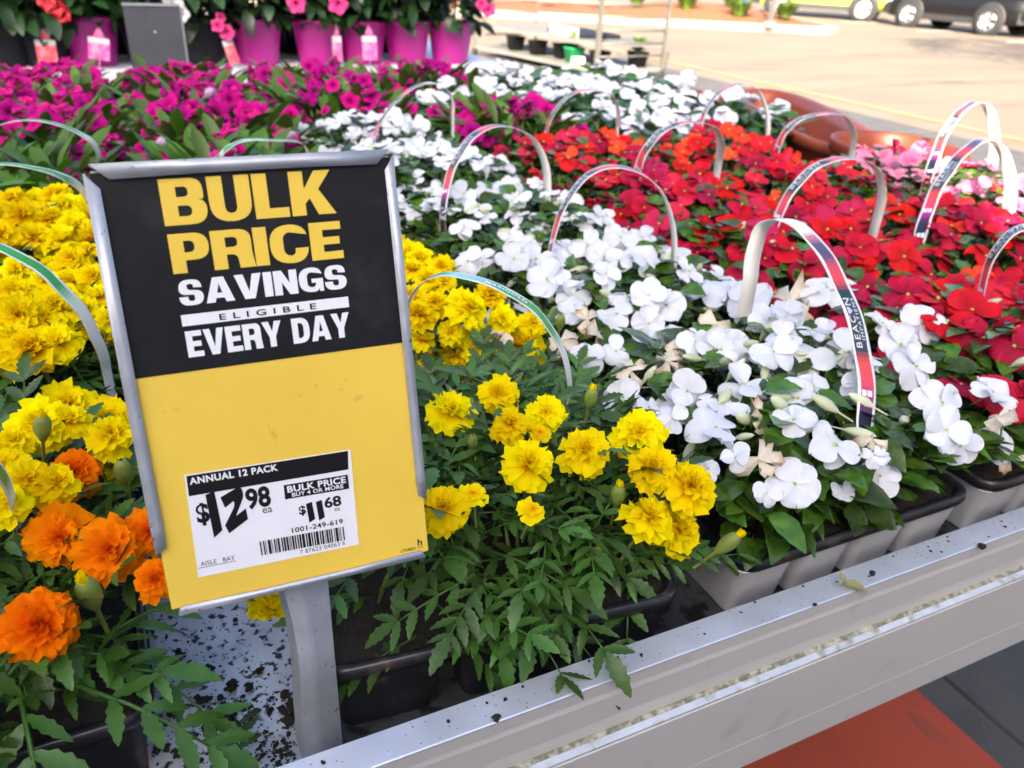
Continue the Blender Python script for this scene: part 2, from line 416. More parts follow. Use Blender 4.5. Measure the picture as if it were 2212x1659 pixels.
for px, py, r in [(390, 1412, .005), (455, 1442, .005), (560, 1450, .0045), (440, 1510, .006), (370, 1530, .008), (490, 1490, .009), (455, 1560, .009), (495, 1550, .011), (630, 1540, .010), (350, 1610, .006), (620, 1500, .005), (420, 1470, .004), (530, 1480, .005), (415, 1640, .006), (385, 1625, .005)]:
    p = un(px, py, ZD + 0.002)
    for q in range(4):
        v, f = clod(r * rng.uniform(.3, .62), rng); b.add(v, f, 0, rotz(rng.uniform(0, 6.3)), p + np.array([rng.uniform(-r, r) * .7, rng.uniform(-r, r) * .7, r * 0.1]))
tag(obj('spilled_dirt', b.mesh('spilled_dirt', 'soil')), 'dark potting soil spilled over the bench deck', 'soil', kind='stuff')
b = MB()
for _ in range(150):
    x = rng.uniform(0.0, 0.8); y = rng.uniform(0.002, 0.021); r = rng.choice([0.0005] * 8 + [0.0012, 0.0018]) * .8
    v, f = clod(r, rng); b.add(v, f, 0, rotz(rng.uniform(0, 6.3)), (x, y, ZR + r * 0.35))
for px, py, r in [(1072, 1550, .003), (1760, 1306, .002), (1885, 1237, .003), (2120, 1180, .004)]:
    p = un(px, py, 0.001); v, f = clod(r, rng); b.add(v, f, 0, rotz(.6), p)
tag(obj('rail_crumbs', b.mesh('rail_crumbs', 'soil')), 'crumbs of soil scattered along the top of the rail', 'soil', kind='stuff')

# ------------------------------------------------------------------ plant pieces
def petal(L, W, rg, elev=0.0, curl=0.0, cup=0.0, ruf=0.0, nu=4, nv=4, fan=0.25, tip=0.12, notch=0.0, waves=3, pw=1.0):
    ph = rg.uniform(0, 6.28)
    v = []
    for i in range(nu + 1):
        u = i / nu
        for j in range(nv + 1):
            s = 2 * j / nv - 1
            w = W * (fan + (1 - fan) * u ** pw)
            x = L * u * (1 - tip * abs(s) ** 2.4 * u) + notch * L * u ** 3 * math.cos(waves * 2.1 * s + ph)
            y = w * s * (1 - 0.10 * u ** 4)
            z = L * curl * u * u + cup * w * s * s + ruf * L * u * u * math.sin(waves * 1.6 * s + ph)
            v.append((x, y, z))
    k = nv + 1
    f = [(i * k + j, (i + 1) * k + j, (i + 1) * k + j + 1, i * k + j + 1) for i in range(nu) for j in range(nv)]
    return np.array(v) @ roty(-elev).T, f

def round_petal(L, W, rg, elev, curl, cup, ruf, notch):
    ph = rg.uniform(0, 6.28); us = [0, .2, .4, .58, .74, .86, .94, .985, 1.0]; nv = 6; v = []
    for u in us:
        w = W * (.14 + .86 * math.sin(math.pi / 2 * min(1, u / .62)) ** 1.1) if u < .62 else W * math.sqrt(max(0.0006, 1 - ((u - .62) / .38) ** 2))
        for j in range(nv + 1):
            s = 2 * j / nv - 1
            x = L * u - notch * L * (1 - abs(s)) ** 2 * max(0, u - .6) / .4
            v.append((x, w * s, L * curl * u * u + cup * w * s * s + ruf * L * u * math.sin(2.6 * s + ph) + .012 * L * math.cos(9 * s) * u))
    k = nv + 1
    f = [(i * k + j, (i + 1) * k + j, (i + 1) * k + j + 1, i * k + j + 1) for i in range(len(us) - 1) for j in range(nv)]
    return np.array(v) @ roty(-elev).T, f

def marigold(seed, ma, openness=1.0):
    rg = random.Random(seed); b = MB()
    rings = [(9, .0225, .0115, R(-14), 0.000), (9, .0200, .0105, R(8), .0012), (9, .0165, .0090, R(30), .0022), (8, .0130, .0070, R(50), .003), (9, .0105, .0044, R(66), .0035), (6, .0085, .0032, R(80), .004)]
    for n, L, W, el, z0 in rings:
        a0 = rg.uniform(0, 6.28)
        for i in range(n):
            v, f = petal(L * rg.uniform(.84, 1.1), W * rg.uniform(.85, 1.12), rg, el + R(rg.uniform(-20, 20)), rg.uniform(-.30, .10), rg.uniform(-.3, .45), rg.uniform(.09, .20), 4, 6, .22, .12, .08, 3.4)
            b.add(v, f, 0, rotz(a0 + 6.283 * i / n + rg.uniform(-.16, .16)), (0, 0, z0 + rg.uniform(0, .001)))
    return b.mesh('marigold_head', ma)
def marigold_single(seed, ma):
    rg = random.Random(seed); b = MB()
    for n, L, W, el, z0 in [(6, .017, .0105, R(2), 0), (5, .012, .007, R(25), .001), (8, .005, .002, R(70), .002)]:
        for i in range(n):
            v, f = petal(L * rg.uniform(.8, 1.1), W, rg, el + R(rg.uniform(-14, 10)), rg.uniform(-.3, 0), .2, .1, 4, 5, .2, .14, .06, 3)
            b.add(v, f, 0, rotz(6.283 * i / n + rg.uniform(-.2, .2)), (0, 0, z0))
    return b.mesh('marigold_head', ma)
def calyx_mesh():
    b = MB()
    b.lathe([(.0062, .001), (.0066, -.004), (.0060, -.010), (.0042, -.015), (.0022, -.019), (.0015, -.03), (.0014, -.06)], 10)
    return b.mesh('calyx', 'marigold_calyx')
def marigold_bud(seed, openb):
    rg = random.Random(seed); b = MB()
    b.lathe([(.0014, -.035), (.0015, -.012), (.0035, -.008), (.0062, -.001), (.0068, .005), (.0058, .011), (.0040, .0145), (.0012, .016)], 10, 0)
    if openb:
        for i in range(14):
            v, f = petal(.008 * rg.uniform(.7, 1.2), .0018, rg, R(rg.uniform(62, 88)), .2, .6, .1, 3, 2, .6, .1)
            b.add(v, f, 1, rotz(i * .9), (.0024 * math.cos(i * .9), .0024 * math.sin(i * .9), .012))
    return b
def five_petal(seed, ma, eye, L=.0245, W=.0122, cupping=.05, gap=.0, spread=0.16):
    rg = random.Random(seed); b = MB()
    for i in range(5):
        v, f = round_petal(L * rg.uniform(.86, 1.08), W * rg.uniform(.90, 1.10) * (1 - gap), rg, R(rg.uniform(-22, 30)), rg.uniform(-.5, .12), rg.uniform(-.30, .40) + cupping, rg.uniform(.04, .16), rg.uniform(.04, .22))
        b.add(v, f, 0, rotz(6.283 * i / 5 + rg.uniform(-spread, spread)), (0, 0, .0007 * ((i * 2) % 5)))
    b.lathe([(.0022, .0012), (.0015, .0032), (.0003, .0038)], 7, 1)
    b.tube([(0, 0, .001), (0, .001, -.012), (.001, .004, -.026)], [.0012, .0009, .0006], 5, 2)
    return b.mesh('five_petal_flower', [ma, eye, 'stem_green'])
def wilted(seed):
    rg = random.Random(seed); b = MB()
    for i in range(4):
        v, f = petal(.019 * rg.uniform(.7, 1.1), .009 * rg.uniform(.6, 1.1), rg, R(rg.uniform(-50, 30)), rg.uniform(-.6, .3), rg.uniform(.3, 1.2), .16, 5, 5, .2, .3, .1, 4)
        b.add(v, f, 0, rotz(6.283 * i / 5 + rg.uniform(-.4, .4)))
    b.tube([(0, 0, 0), (0, .002, -.012), (.002, .006, -.024)], [.001, .0009, .0006], 5, 1)
    return b.mesh('wilted_flower', ['impatiens_tan', 'stem_green'])
def impatiens_bud(seed):
    rg = random.Random(seed); b = MB()
    b.lathe([(.0006, -.020), (.0008, -.009), (.0026, -.006), (.0044, -.001), (.0042, .004), (.0026, .009), (.0004, .012)], 8, 0, 1.0, .8)
    return b.mesh('bud', 'white_bud')
def petunia_mesh(seed, ma, rad=.031):
    rg = random.Random(seed); b = MB(); ph = rg.uniform(0, 6.28); nth = 30
    prof = [(.10, -.9), (.14, -.55), (.24, -.22), (.45, -.06), (.72, .0), (1.0, -.05)]
    rings = []
    for k, (r, z) in enumerate(prof):
        rr = []
        for j in range(nth):
            a = 6.283 * j / nth
            q = rad * r * (1 + (.11 * (r ** 3)) * math.cos(5 * a) + .03 * r * math.sin(11 * a + ph))
            rr.append((q * math.cos(a), q * math.sin(a), rad * (z + .13 * r ** 3 * math.sin(5 * a + ph) + .06 * r ** 3 * math.sin(9 * a + 2 * ph))))
        rings.append(rr)
    b.loft(rings, 0)
    b.lathe([(.0035, -.028), (.0025, -.036), (.0012, -.060)], 6, 1)
    return b.mesh('trumpet_flower', [ma, 'stem_green'])

def leaf_blade(L, W, rg, n=6, fold=.25, droop=.25, serr=0.0, shape='ovate', twist=0.0, thick=0):
    """strip leaf along +x with a folded midrib"""
    v = []; 
    for i in range(n + 1):
        u = i / n
        if shape == 'ovate': w = math.sin(math.pi * min(1, u * .96 + .02) ** .72) ** .85
        elif shape == 'lance': w = math.sin(math.pi * (u * .96 + .02)) ** .8 * (1 - .15 * u)
        elif shape == 'spat': w = math.sin(math.pi * (u * .97 + .01) ** 1.25) ** .75
        else: w = math.sin(math.pi * (u * .97 + .015) ** .9) ** .65
        w = W * max(w, .05) * (1 + (serr if i % 2 else -serr))
        z = -droop * L * u * u
        tw = twist * u
        for s in (-1, 0, 1):
            y = w * s; zz = z + abs(s) * fold * w
            v.append((L * u - abs(s) * serr * L / n * .7, y * math.cos(tw) - 0, zz + y * math.sin(tw)))
    f = []
    for i in range(n):
        for j in range(2):
            a = i * 3 + j; f.append((a, a + 3, a + 4, a + 1))
    return np.array(v), f
def marigold_leaf(seed, mi=0):
    rg = random.Random(seed); b = MB()
    n = rg.choice([3, 4, 4]); L = .056 * rg.uniform(.85, 1.15); dr = rg.uniform(-.1, .3)
    def rach(u): return np.array([L * u, 0, -dr * L * u * u])
    b.tube([rach(u) for u in (0, .35, .7, .95)], [.0011, .0010, .0008, .0005], 4, 0)
    for k in range(n):
        u = .22 + .66 * k / max(1, n - 1)
        for s in (-1, 1):
            l = .0205 * rg.uniform(.85, 1.15) * (1.06 - .25 * abs(u - .5)); w = l * rg.uniform(.15, .20)
            v, f = leaf_blade(l, w, rg, 10, rg.uniform(.15, .5), rg.uniform(-.1, .35), .15, 'lance', rg.uniform(-.3, .3))
            b.add(v, f, 0, rotz(s * R(rg.uniform(38, 56))) @ roty(R(rg.uniform(-14, 16))), rach(u + rg.uniform(-.03, .03)))
    l = .026 * rg.uniform(.85, 1.15)
    v, f = leaf_blade(l, l * .21, rg, 10, .3, rg.uniform(-.1, .35), .15, 'lance')
    b.add(v, f, 0, roty(R(rg.uniform(5, 30))), rach(.93))
    return b
def simple_leaf(seed, L, W, shape, fold, droop, serr, stalk=.25, n=7):
    rg = random.Random(seed); b = MB()
    v, f = leaf_blade(L, W, rg, n, fold * rg.uniform(.6, 1.4), droop * rg.uniform(.3, 1.6), serr, shape, rg.uniform(-.3, .3))
    b.add(v, f, 0, None, (L * stalk, 0, 0))
    b.tube([(0, 0, -.001), (L * stalk * 1.1, 0, 0)], [.0009, .0007], 4, 0)
    return b

NV = 8
LEAF = {
    'marigold': [marigold_leaf(100 + i) for i in range(NV)],
    'impatiens': [simple_leaf(200 + i, .031 * random.Random(i).uniform(.75, 1.2), .0110, 'ovate', .28, .30, .05) for i in range(NV)],
    'petunia': [simple_leaf(300 + i, .075 * random.Random(i).uniform(.7, 1.2), .0115, 'spat', .35, .25, 0, .08) for i in range(NV)],
    'vinca': [simple_leaf(400 + i, .048 * random.Random(i).uniform(.7, 1.2), .0115, 'ellip', .30, .22, 0, .1) for i in range(NV)],
    'mandevilla': [simple_leaf(500 + i, .085 * random.Random(i).uniform(.7, 1.2), .023, 'ellip', .25, .35, 0, .12, 6) for i in range(NV)],
}
LEAF_MAT = {'marigold': 'leaf_marigold_part', 'impatiens': 'leaf_impatiens_part', 'petunia': 'leaf_petunia', 'vinca': 'leaf_vinca', 'mandevilla': 'leaf_mandevilla'}
LEAF_ME = {k: [b.mesh(k + '_leaf', LEAF_MAT[k]) for b in LEAF[k]] for k in ('marigold', 'impatiens')}
CAN = {'marigold': .086, 'impatiens': .105, 'petunia': .125, 'vinca': .115}   # height of the plants above the tray
TW, TD, TH = .275, .270, .068

def canopy(kind, x, y):
    q = max(abs(2 * x / TW), abs(2 * y / TD))
    return CAN[kind] * (1 - .42 * min(1.15, q) ** 4)
def foliage(kind, seed, n, mname):
    rg = random.Random(seed); b = MB()
    for i in range(n):
        e_ = .40 if kind == 'marigold' else .50
        x = rg.uniform(-e_, e_) * TW; y = rg.uniform(-e_, e_) * TD
        h = canopy(kind, x, y) * (rg.uniform(.30 if kind == 'marigold' else .25, 1.0) ** .6)
        a = rg.uniform(0, 6.283)
        if rg.random() < .5: a = math.atan2(y, x) + rg.uniform(-.9, .9)
        up = rg.uniform(.1, 1.25) if kind == 'petunia' else rg.uniform(-.1, .9) if kind == 'marigold' else rg.uniform(-.25, .55)
        if kind == 'petunia': h *= .8
        b.join(rg.choice(LEAF[kind]), rotz(a) @ roty(-up) @ rotx(rg.uniform(-.5, .5)), (x, y, h), rg.uniform(.75, 1.15))
    me = b.mesh(kind + '_foliage', mname)
    return me
def stems(kind, seed):
    rg = random.Random(seed); b = MB()
    for i in range(40):
        x = rg.uniform(-.42, .42) * TW; y = rg.uniform(-.42, .42) * TD; h = canopy(kind, x, y) * .85
        dx, dy = rg.uniform(-.02, .02), rg.uniform(-.02, .02)
        b.tube([(x, y, -.004), (x + dx * .4, y + dy * .4, h * .5), (x + dx, y + dy, h)], [.0022, .0018, .0012], 5)
    return b
FOL = {}
for k, n, mm in (('marigold', 250, 'leaf_marigold'), ('impatiens', 430, 'leaf_impatiens'), ('petunia', 220, 'leaf_petunia'), ('vinca', 300, 'leaf_vinca')):
    FOL[k] = [foliage(k, 40 + i, n, mm) for i in range(3)]
STEM = {k: stems(k, 77).mesh('stems', 'stem_green') for k in FOL}

MARI = {'yellow': [marigold(i, 'marigold_yellow') for i in range(8)], 'orange': [marigold(20 + i, 'marigold_orange') for i in range(4)]}
MARI1 = {'yellow': [marigold_single(50 + i, 'marigold_yellow') for i in range(3)]}
CALYX = calyx_mesh()
MBUD = [marigold_bud(1, False).mesh('bud', ['marigold_calyx', 'marigold_yellow']), marigold_bud(2, True).mesh('bud', ['marigold_calyx', 'marigold_yellow'])]
IMP = {c: [five_petal(60 + i, 'impatiens_' + c, 'flower_eye', W=.0120 if c == 'white' else .0138) for i in range(9)] for c in ('white', 'red', 'coral', 'rose', 'pink')}
VINCA = [five_petal(90 + i, 'vinca_white', 'pink_eye', .024, .0165, .0, .03) for i in range(4)]
WILT = [wilted(i) for i in range(4)]
IBUD = impatiens_bud(3)
PET = [petunia_mesh(i, 'petunia') for i in range(5)]
DIA = [five_petal(120 + i, 'dianthus', 'lilac_bud', .022, .016, .1) for i in range(3)]
LILAC = MB().lathe([(.0015, -.03), (.004, -.006), (.0085, .004), (.0085, .012), (.005, .020), (.001, .024)], 9).mesh('bud', 'lilac_bud')

# trays
def rrect(w, d, r, z, n=4):
    p = []
    for cx, cy, a0 in ((w - r, d - r, 0), (-(w - r), d - r, 90), (-(w - r), -(d - r), 180), (w - r, -(d - r), 270)):
        for k in range(n + 1):
            a = R(a0 + 90 * k / n); p.append((cx + r * math.cos(a), cy + r * math.sin(a), z))
    return p
def rim_mesh():
    b = MB(); w, d = TW / 2, TD / 2
    b.loft([rrect(w - .001, d - .001, .018, TH - .012), rrect(w + .002, d + .002, .02, TH - .010), rrect(w + .004, d + .004, .022, TH - .004), rrect(w + .003, d + .003, .021, TH + .001), rrect(w, d, .02, TH + .002), rrect(w - .004, d - .004, .017, TH), rrect(w - .006, d - .006, .016, TH - .012)])
    return b.mesh('rim', 'tray_rim')
def cell_mesh(nx, ny, ma):
    b = MB(); w, d = TW / nx / 2, TD / ny / 2; g = .0012
    b.loft([rrect(w * .74, d * .74, .009, .0), rrect(w * .76, d * .76, .010, .002), rrect(w - g - .002, d - g - .002, .010, TH - .014), rrect(w - g, d - g, .008, TH - .011)], 0, True)
    return b.mesh('cell', ma)
RIM = rim_mesh()
CELL = {('black', 3, 4): cell_mesh(3, 4, 'black_plastic'), ('white', 4, 3): cell_mesh(4, 3, 'white_plastic')}
bb = MB(); bb.grid(lambda u, v: ((u - .5) * (TW - .011), (v - .5) * (TD - .011), TH - .0055 + .0022 * math.sin(u * 40) * math.sin(v * 37) + .0012 * math.sin(u * 91 + v * 55)), 24, 24)
SOIL = bb.mesh('soil', 'soil')
def pack_mesh(c, nx, ny):
    b = MB(); w, d = TW / nx / 2, TD / ny / 2; g = .0012
    for i in range(nx):
        for j in range(ny):
            o = ((i + .5 - nx / 2) * TW / nx, (j + .5 - ny / 2) * TD / ny)
            b.loft([[(p[0] + o[0], p[1] + o[1], p[2]) for p in r] for r in (rrect(w * .76, d * .76, .01, 0, 1), rrect(w - g, d - g, .008, TH - .011, 1))], 0, True)
    return b.mesh('cell_pack', 'black_plastic' if c == 'black' else 'white_plastic')
PACK = {'black': pack_mesh('black', 3, 4), 'white': pack_mesh('white', 4, 3)}

def to_local(t, P):
    c, s = math.cos(-t.rotation_euler[2]), math.sin(-t.rotation_euler[2])
    x, y = P[0] - t.location[0], P[1] - t.location[1]
    return np.array([x * c - y * s, x * s + y * c, P[2] - t.location[2]])

def make_tray(pos, kind, colr, label, cat_group, plastic='black', cells=False, rz=0.0, fv=0):
    t = thing('flower_tray', (pos[0], pos[1], ZR + ZD + .0005), label, 'flower tray', cat_group, rz)
    obj('rim', RIM, t); obj('soil', SOIL, t)
    if cells:
        nx, ny = (3, 4) if plastic == 'black' else (4, 3)
        for i in range(nx):
            for j in range(ny):
                obj('cell', CELL[(plastic, nx, ny)], t, ((i + .5 - nx / 2) * TW / nx, (j + .5 - ny / 2) * TD / ny, 0))
    else:
        obj('cell_pack', PACK[plastic], t)
    fo = obj('foliage', FOL[kind][fv % 3], t, (0, 0, TH - .008), rotz(math.pi * (fv // 3 % 2))); tag(fo, kind='stuff')
    tag(obj('stems', STEM[kind], t, (0, 0, TH - .008)), kind='stuff')
    return t

def put_marigold(t, P, colr, size, rg, nrm=None, single=False, stem=True):
    n = nrm if nrm is not None else (rg.uniform(-.35, .35), -.35 + rg.uniform(-.35, .3), 1)
    me = rg.choice(MARI1['yellow']) if single else rg.choice(MARI[colr])
    fl = obj('flower', me, t, to_local(t, P), rotz(-t.rotation_euler[2]) @ frame(n, rg.uniform(0, 6.28)), size / .040)
    if stem: obj('calyx', CALYX, fl)
    return fl
def put_flower(t, P, me, size, rg, base=.044, tilt=.45, toward=.35, name='flower'):
    n = (rg.uniform(-tilt, tilt) - toward * .45, -toward + rg.uniform(-tilt, tilt), 1)
    return obj(name, me, t, to_local(t, P), rotz(-t.rotation_euler[2]) @ frame(n, rg.uniform(0, 6.28)), size / base)
def on_canopy(t, kind, dx, dy, extra=0.0):
    c, s = math.cos(t.rotation_euler[2]), math.sin(t.rotation_euler[2])
    return np.array([t.location[0] + dx * c - dy * s, t.location[1] + dx * s + dy * c, t.location[2] + TH - .008 + canopy(kind, dx, dy) + extra])
def px_on(px, py, z, ymin=None):
    """point seen at a pixel near height z, lowered until it is not in front of ymin"""
    P = un(px, py, z)
    while ymin is not None and P[1] < ymin and z > -.03:
        z -= .004; P = un(px, py, z)
    return P
def spread(rg, n, w, d, gap):
    pts = []
    for _ in range(n * 30):
        p = (rg.uniform(-.5, .5) * w, rg.uniform(-.5, .5) * d)
        if all((p[0] - q[0]) ** 2 + (p[1] - q[1]) ** 2 > gap * gap for q in pts):
            pts.append(p)
            if len(pts) == n: break
    return pts
def leaf_parts(t, kind, n, rg, front=0):
    for i in range(n + front):
        if i < n:
            e_ = .43 if kind == 'marigold' else .5
            dx, dy = rg.uniform(-e_, e_) * TW, rg.uniform(-e_, e_) * TD
            P = on_canopy(t, kind, dx, dy, rg.uniform(-.022, .004))
            a = math.atan2(dy, dx) + rg.uniform(-1.6, 1.6); up = rg.uniform(-.2, .8) if kind == 'marigold' else rg.uniform(-.5, .5)
        else:
            dx, dy = rg.uniform(-.48, .48) * TW, -TD * rg.uniform(.30, .47)
            P = on_canopy(t, kind, dx, dy, 0); P[2] = t.location[2] + TH + rg.uniform(.004, .055)
            a = -math.pi / 2 + rg.uniform(-1.5, 1.5); up = rg.uniform(-.35, .6)
        if kind == 'marigold' and .02 < P[0] < (.17 if P[2] > ZR + .02 else .115) and P[1] < .16: continue
        obj('leaf', rg.choice(LEAF_ME[kind]), t, to_local(t, P), rotz(a) @ roty(-up) @ rotx(rg.uniform(-.5, .5)), rg.uniform(.8, 1.2))

# ------------------------------------------------------------------ flat lettering
def eval_flat(curve):
    o = bpy.data.objects.new('tmp', curve); col.objects.link(o)
    dg = bpy.context.evaluated_depsgraph_get(); dg.update()
    ev = o.evaluated_get(dg); me = ev.to_mesh()
    v = np.array([tuple(p.co) for p in me.vertices]); f = [tuple(p.vertices) for p in me.polygons]
    ev.to_mesh_clear(); bpy.data.objects.remove(o); bpy.data.curves.remove(curve)
    return v, f
def text2d(body, off=0.0, sp=1.0):
    c = bpy.data.curves.new('t', 'FONT'); c.body = body; c.size = 1; c.offset = off; c.space_character = sp; c.resolution_u = 3
    return eval_flat(c)
def round_poly(pts):
    out = []; n = len(pts)
    for i, (x, y, r) in enumerate(pts):
        p = np.array([x, y])
        if r <= 0: out.append(p); continue
        a = unit(np.array([*pts[i - 1][:2], 0]) - np.array([x, y, 0]))[:2]; c = unit(np.array([*pts[(i + 1) % n][:2], 0]) - np.array([x, y, 0]))[:2]
        for k in range(7):
            s = k / 6; q = p + a * r * (1 - s) ** 2 + c * r * s ** 2
            out.append(q)
    return out
T = .30
def gl(ch):
    t = T
    z = lambda *p: [(q[0], q[1], q[2] if len(q) > 2 else 0) for q in p]
    if ch == 'B':
        w = .86; return w, [z((0, 0), (w, 0, .33), (w, .52, .2), (w - .07, .535), (w - .04, .56, .05), (w - .04, 1, .26), (0, 1)), z((t, .185), (t, .415), (w - t, .415, .11), (w - t, .185, .11)), z((t, .605), (t, .82), (w - t - .03, .82, .10), (w - t - .03, .605, .10))]
    if ch == 'U':
        w = .84; return w, [z((0, 1), (0, 0, .42), (w, 0, .42), (w, 1), (w - t, 1), (w - t, .18, .15), (t, .18, .15), (t, 1))]
    if ch == 'L':
        w = .70; return w, [z((0, 0), (w, 0), (w, .22), (t, .22), (t, 1), (0, 1))]
    if ch == 'K':
        w = .92; return w, [z((0, 0), (t, 0), (t, .27), (.40, .38), (w - .36, 0), (w + .02, 0), (.60, .58), (w - .03, 1), (w - .38, 1), (t, .60), (t, 1), (0, 1))]
    if ch == 'P':
        w = .82; return w, [z((0, 0), (t, 0), (t, .32), (w, .32, .33), (w, 1, .33), (0, 1)), z((t, .52), (t, .81), (w - t, .81, .13), (w - t, .52, .13))]
    if ch == 'R':
        w = .86; return w, [z((0, 0), (t, 0), (t, .37), (w - t - .03, .37, .14), (w - t, 0), (w + .04, 0), (w - .01, .46, .12), (w, .52, .06), (w, 1, .28), (0, 1)), z((t, .56), (t, .81), (w - t, .81, .11), (w - t, .56, .11))]
    if ch == 'I': return t, [z((0, 0), (t, 0), (t, 1), (0, 1))]
    if ch == 'C':
        w = .86; return w, [z((w, .38), (w, -.01, .42), (0, -.01, .48), (0, 1.01, .48), (w, 1.01, .42), (w, .63), (w - t, .63), (w - t, .81, .14), (t, .81, .2), (t, .19, .2), (w - t, .19, .14), (w - t, .38))]
    if ch == 'G':
        w = .88; return w, [z((w, 0), (w, .54), (.46, .54), (.46, .37), (w - t + .04, .37), (w - t, .19, .12), (t, .19, .2), (t, .81, .2), (w - t, .81, .14), (w - t, .66), (w - .01, .66), (w, 1.01, .42), (0, 1.01, .48), (0, -.01, .48), (w - .18, -.01, .2), (w - .16, .09), (w - .14, 0))]
    if ch == 'E':
        w = .74; return w, [z((0, 0), (w, 0), (w, .21), (t, .21), (t, .40), (w - .06, .40), (w - .06, .60), (t, .60), (t, .79), (w - .01, .79), (w - .01, 1), (0, 1))]
    if ch == 'S':
        w = .82; return w, [z((0, .34), (0, -.01, .34), (w, -.01, .36), (w, .56, .25), (t + .01, .60, .10), (t - .01, .84, .1), (w - t, .84, .12), (w - t - .01, .69), (w - .03, .69), (w - .02, 1.01, .34), (.02, 1.01, .36), (.02, .42, .25), (w - t, .41, .08), (w - t, .16, .1), (t, .16, .12), (t, .34))]
    if ch == 'A':
        w = .98; return w, [z((0, 0), (.30, 0), (.35, .17), (w - .35, .17), (w - .30, 0), (w, 0), (w * .5 + .19, 1), (w * .5 - .19, 1)), z((.40, .37), (w * .5, .76), (w - .40, .37))]
    if ch == 'V':
        w = .94; return w, [z((0, 1), (w * .5 - .18, 0), (w * .5 + .18, 0), (w, 1), (w - .31, 1), (w * .5, .30), (.31, 1))]
    if ch == 'N':
        w = .84; return w, [z((0, 0), (t - .02, 0), (t - .02, .52), (w - t, 0), (w, 0), (w, 1), (w - t + .02, 1), (w - t + .02, .48), (t, 1), (0, 1))]
    if ch == 'Y':
        w = .94; return w, [z((w * .5 - .15, 0), (w * .5 + .15, 0), (w * .5 + .15, .38), (w, 1), (w - .33, 1), (w * .5, .60), (.33, 1), (0, 1), (w * .5 - .15, .38))]
    if ch == 'D':
        w = .86; return w, [z((0, 0), (w, 0, .46), (w, 1, .46), (0, 1)), z((t, .2), (t, .8), (w - t, .8, .2), (w - t, .2, .2))]
    if ch == '1': return .34, [z((.05, 0), (.36, .13), (.31, 1), (.0, .95))]
    if ch == '2': return .80, [z((.10, .03), (.80, .26), (.78, .50), (.42, .38), (.78, .78, .10), (.74, 1.02, .16), (.0, .84), (.10, .60), (.44, .72, .06), (.40, .58, .05), (.0, .22))]
    return .36, []
def glyphs(body, gap=.045):
    c = bpy.data.curves.new('g', 'CURVE'); c.dimensions = '2D'; c.fill_mode = 'FRONT'; c.resolution_u = 1
    x = 0
    for ch in body:
        w, cs = gl(ch)
        for k in cs:
            pts = round_poly(k); sp = c.splines.new('POLY'); sp.points.add(len(pts) - 1)
            for p, q in zip(sp.points, pts): p.co = (x + q[0], q[1], 0, 1)
            sp.use_cyclic_u = True
        x += w + gap
    return eval_flat(c)
def fit(vf, u0, v0, u1, v1, skew=0.0):
    v, f = vf; lo, hi = v.min(0), v.max(0)
    o = np.zeros_like(v)
    o[:, 0] = u0 + (v[:, 0] - lo[0]) / (hi[0] - lo[0]) * (u1 - u0)
    o[:, 1] = v0 + (v[:, 1] - lo[1]) / (hi[1] - lo[1]) * (v1 - v0) + skew * (o[:, 0] - u0)
    return o, f

# ------------------------------------------------------------------ the price sign
SB = np.array([-0.01931, 0.12893, 0.04578 + ZR])
SX = np.array([0.99814, -0.05966, 0.01248]); SY = np.array([0.003, 0.2526, 0.96757]); SZ = np.cross(SX, SY)
SRot = np.column_stack([SX, SY, SZ])
SC = 0.85                                    # the sign's size (its place follows from the stake standing on the deck)
SB = CAM + (SB - CAM) * SC
def sign_thing(name, loc, rot, label, cat):
    e = thing(name, loc, label, cat)
    e.rotation_euler = Matrix([list(r) for r in rot]).to_euler()
    return e
sign = sign_thing('price_sign', SB, SRot, 'black and yellow bulk price sign in a galvanised frame on a metal stake', 'sign')
mm_ = .001 * SC
def flat(name, parent, vf, ma, h):
    v, f = vf; v = np.array(v, float); v[:, 2] = h
    b = MB(); b.add(v * [mm_, mm_, 1], f)
    return obj(name, b.mesh(name, ma, False), parent)
def plate(name, parent, x0, x1, y0, y1, z0, z1, ma, bev=None):
    b = MB(); b.box(x0 * mm_, x1 * mm_, y0 * mm_, y1 * mm_, z0, z1)
    return obj(name, b.mesh(name, ma, False), parent)
SH = 285.57
plate('back_plate', sign, 2, 176, 3, SH - 3, -.0040, -.0022, 'galvanised')
card = plate('card', sign, 1.2, 177.0, 2.6, SH - 4, -.0020, 0.0, 'card_yellow')
hdr = plate('header_panel', sign, 1.3, 176.9, 159.7, SH - 4.05, .00005, .0003, 'card_black')
H1_ = .0006
flat('lettering', hdr, fit(glyphs('BULK', .05), 36.7, 249.0, 138.6, 276.0), 'print_yellow', H1_)
flat('lettering', hdr, fit(glyphs('PRICE', .05), 36.9, 220.2, 140.0, 244.3), 'print_yellow', H1_)
flat('lettering', hdr, fit(glyphs('SAVINGS', .06), 37.8, 200.6, 140.0, 216.4), 'print_white', H1_)
bar = plate('white_bar', hdr, 36.9, 139.7, 188.2, 195.2, .00032, .0005, 'print_white')
flat('lettering', hdr, fit(text2d('ELIGIBLE', .012, 1.75), 58.9, 189.5, 118.5, 193.4), 'print_black', .0008)
flat('lettering', hdr, fit(glyphs('EVERY DAY', .07), 37.5, 168.5, 138.8, 185.0), 'print_white', H1_)
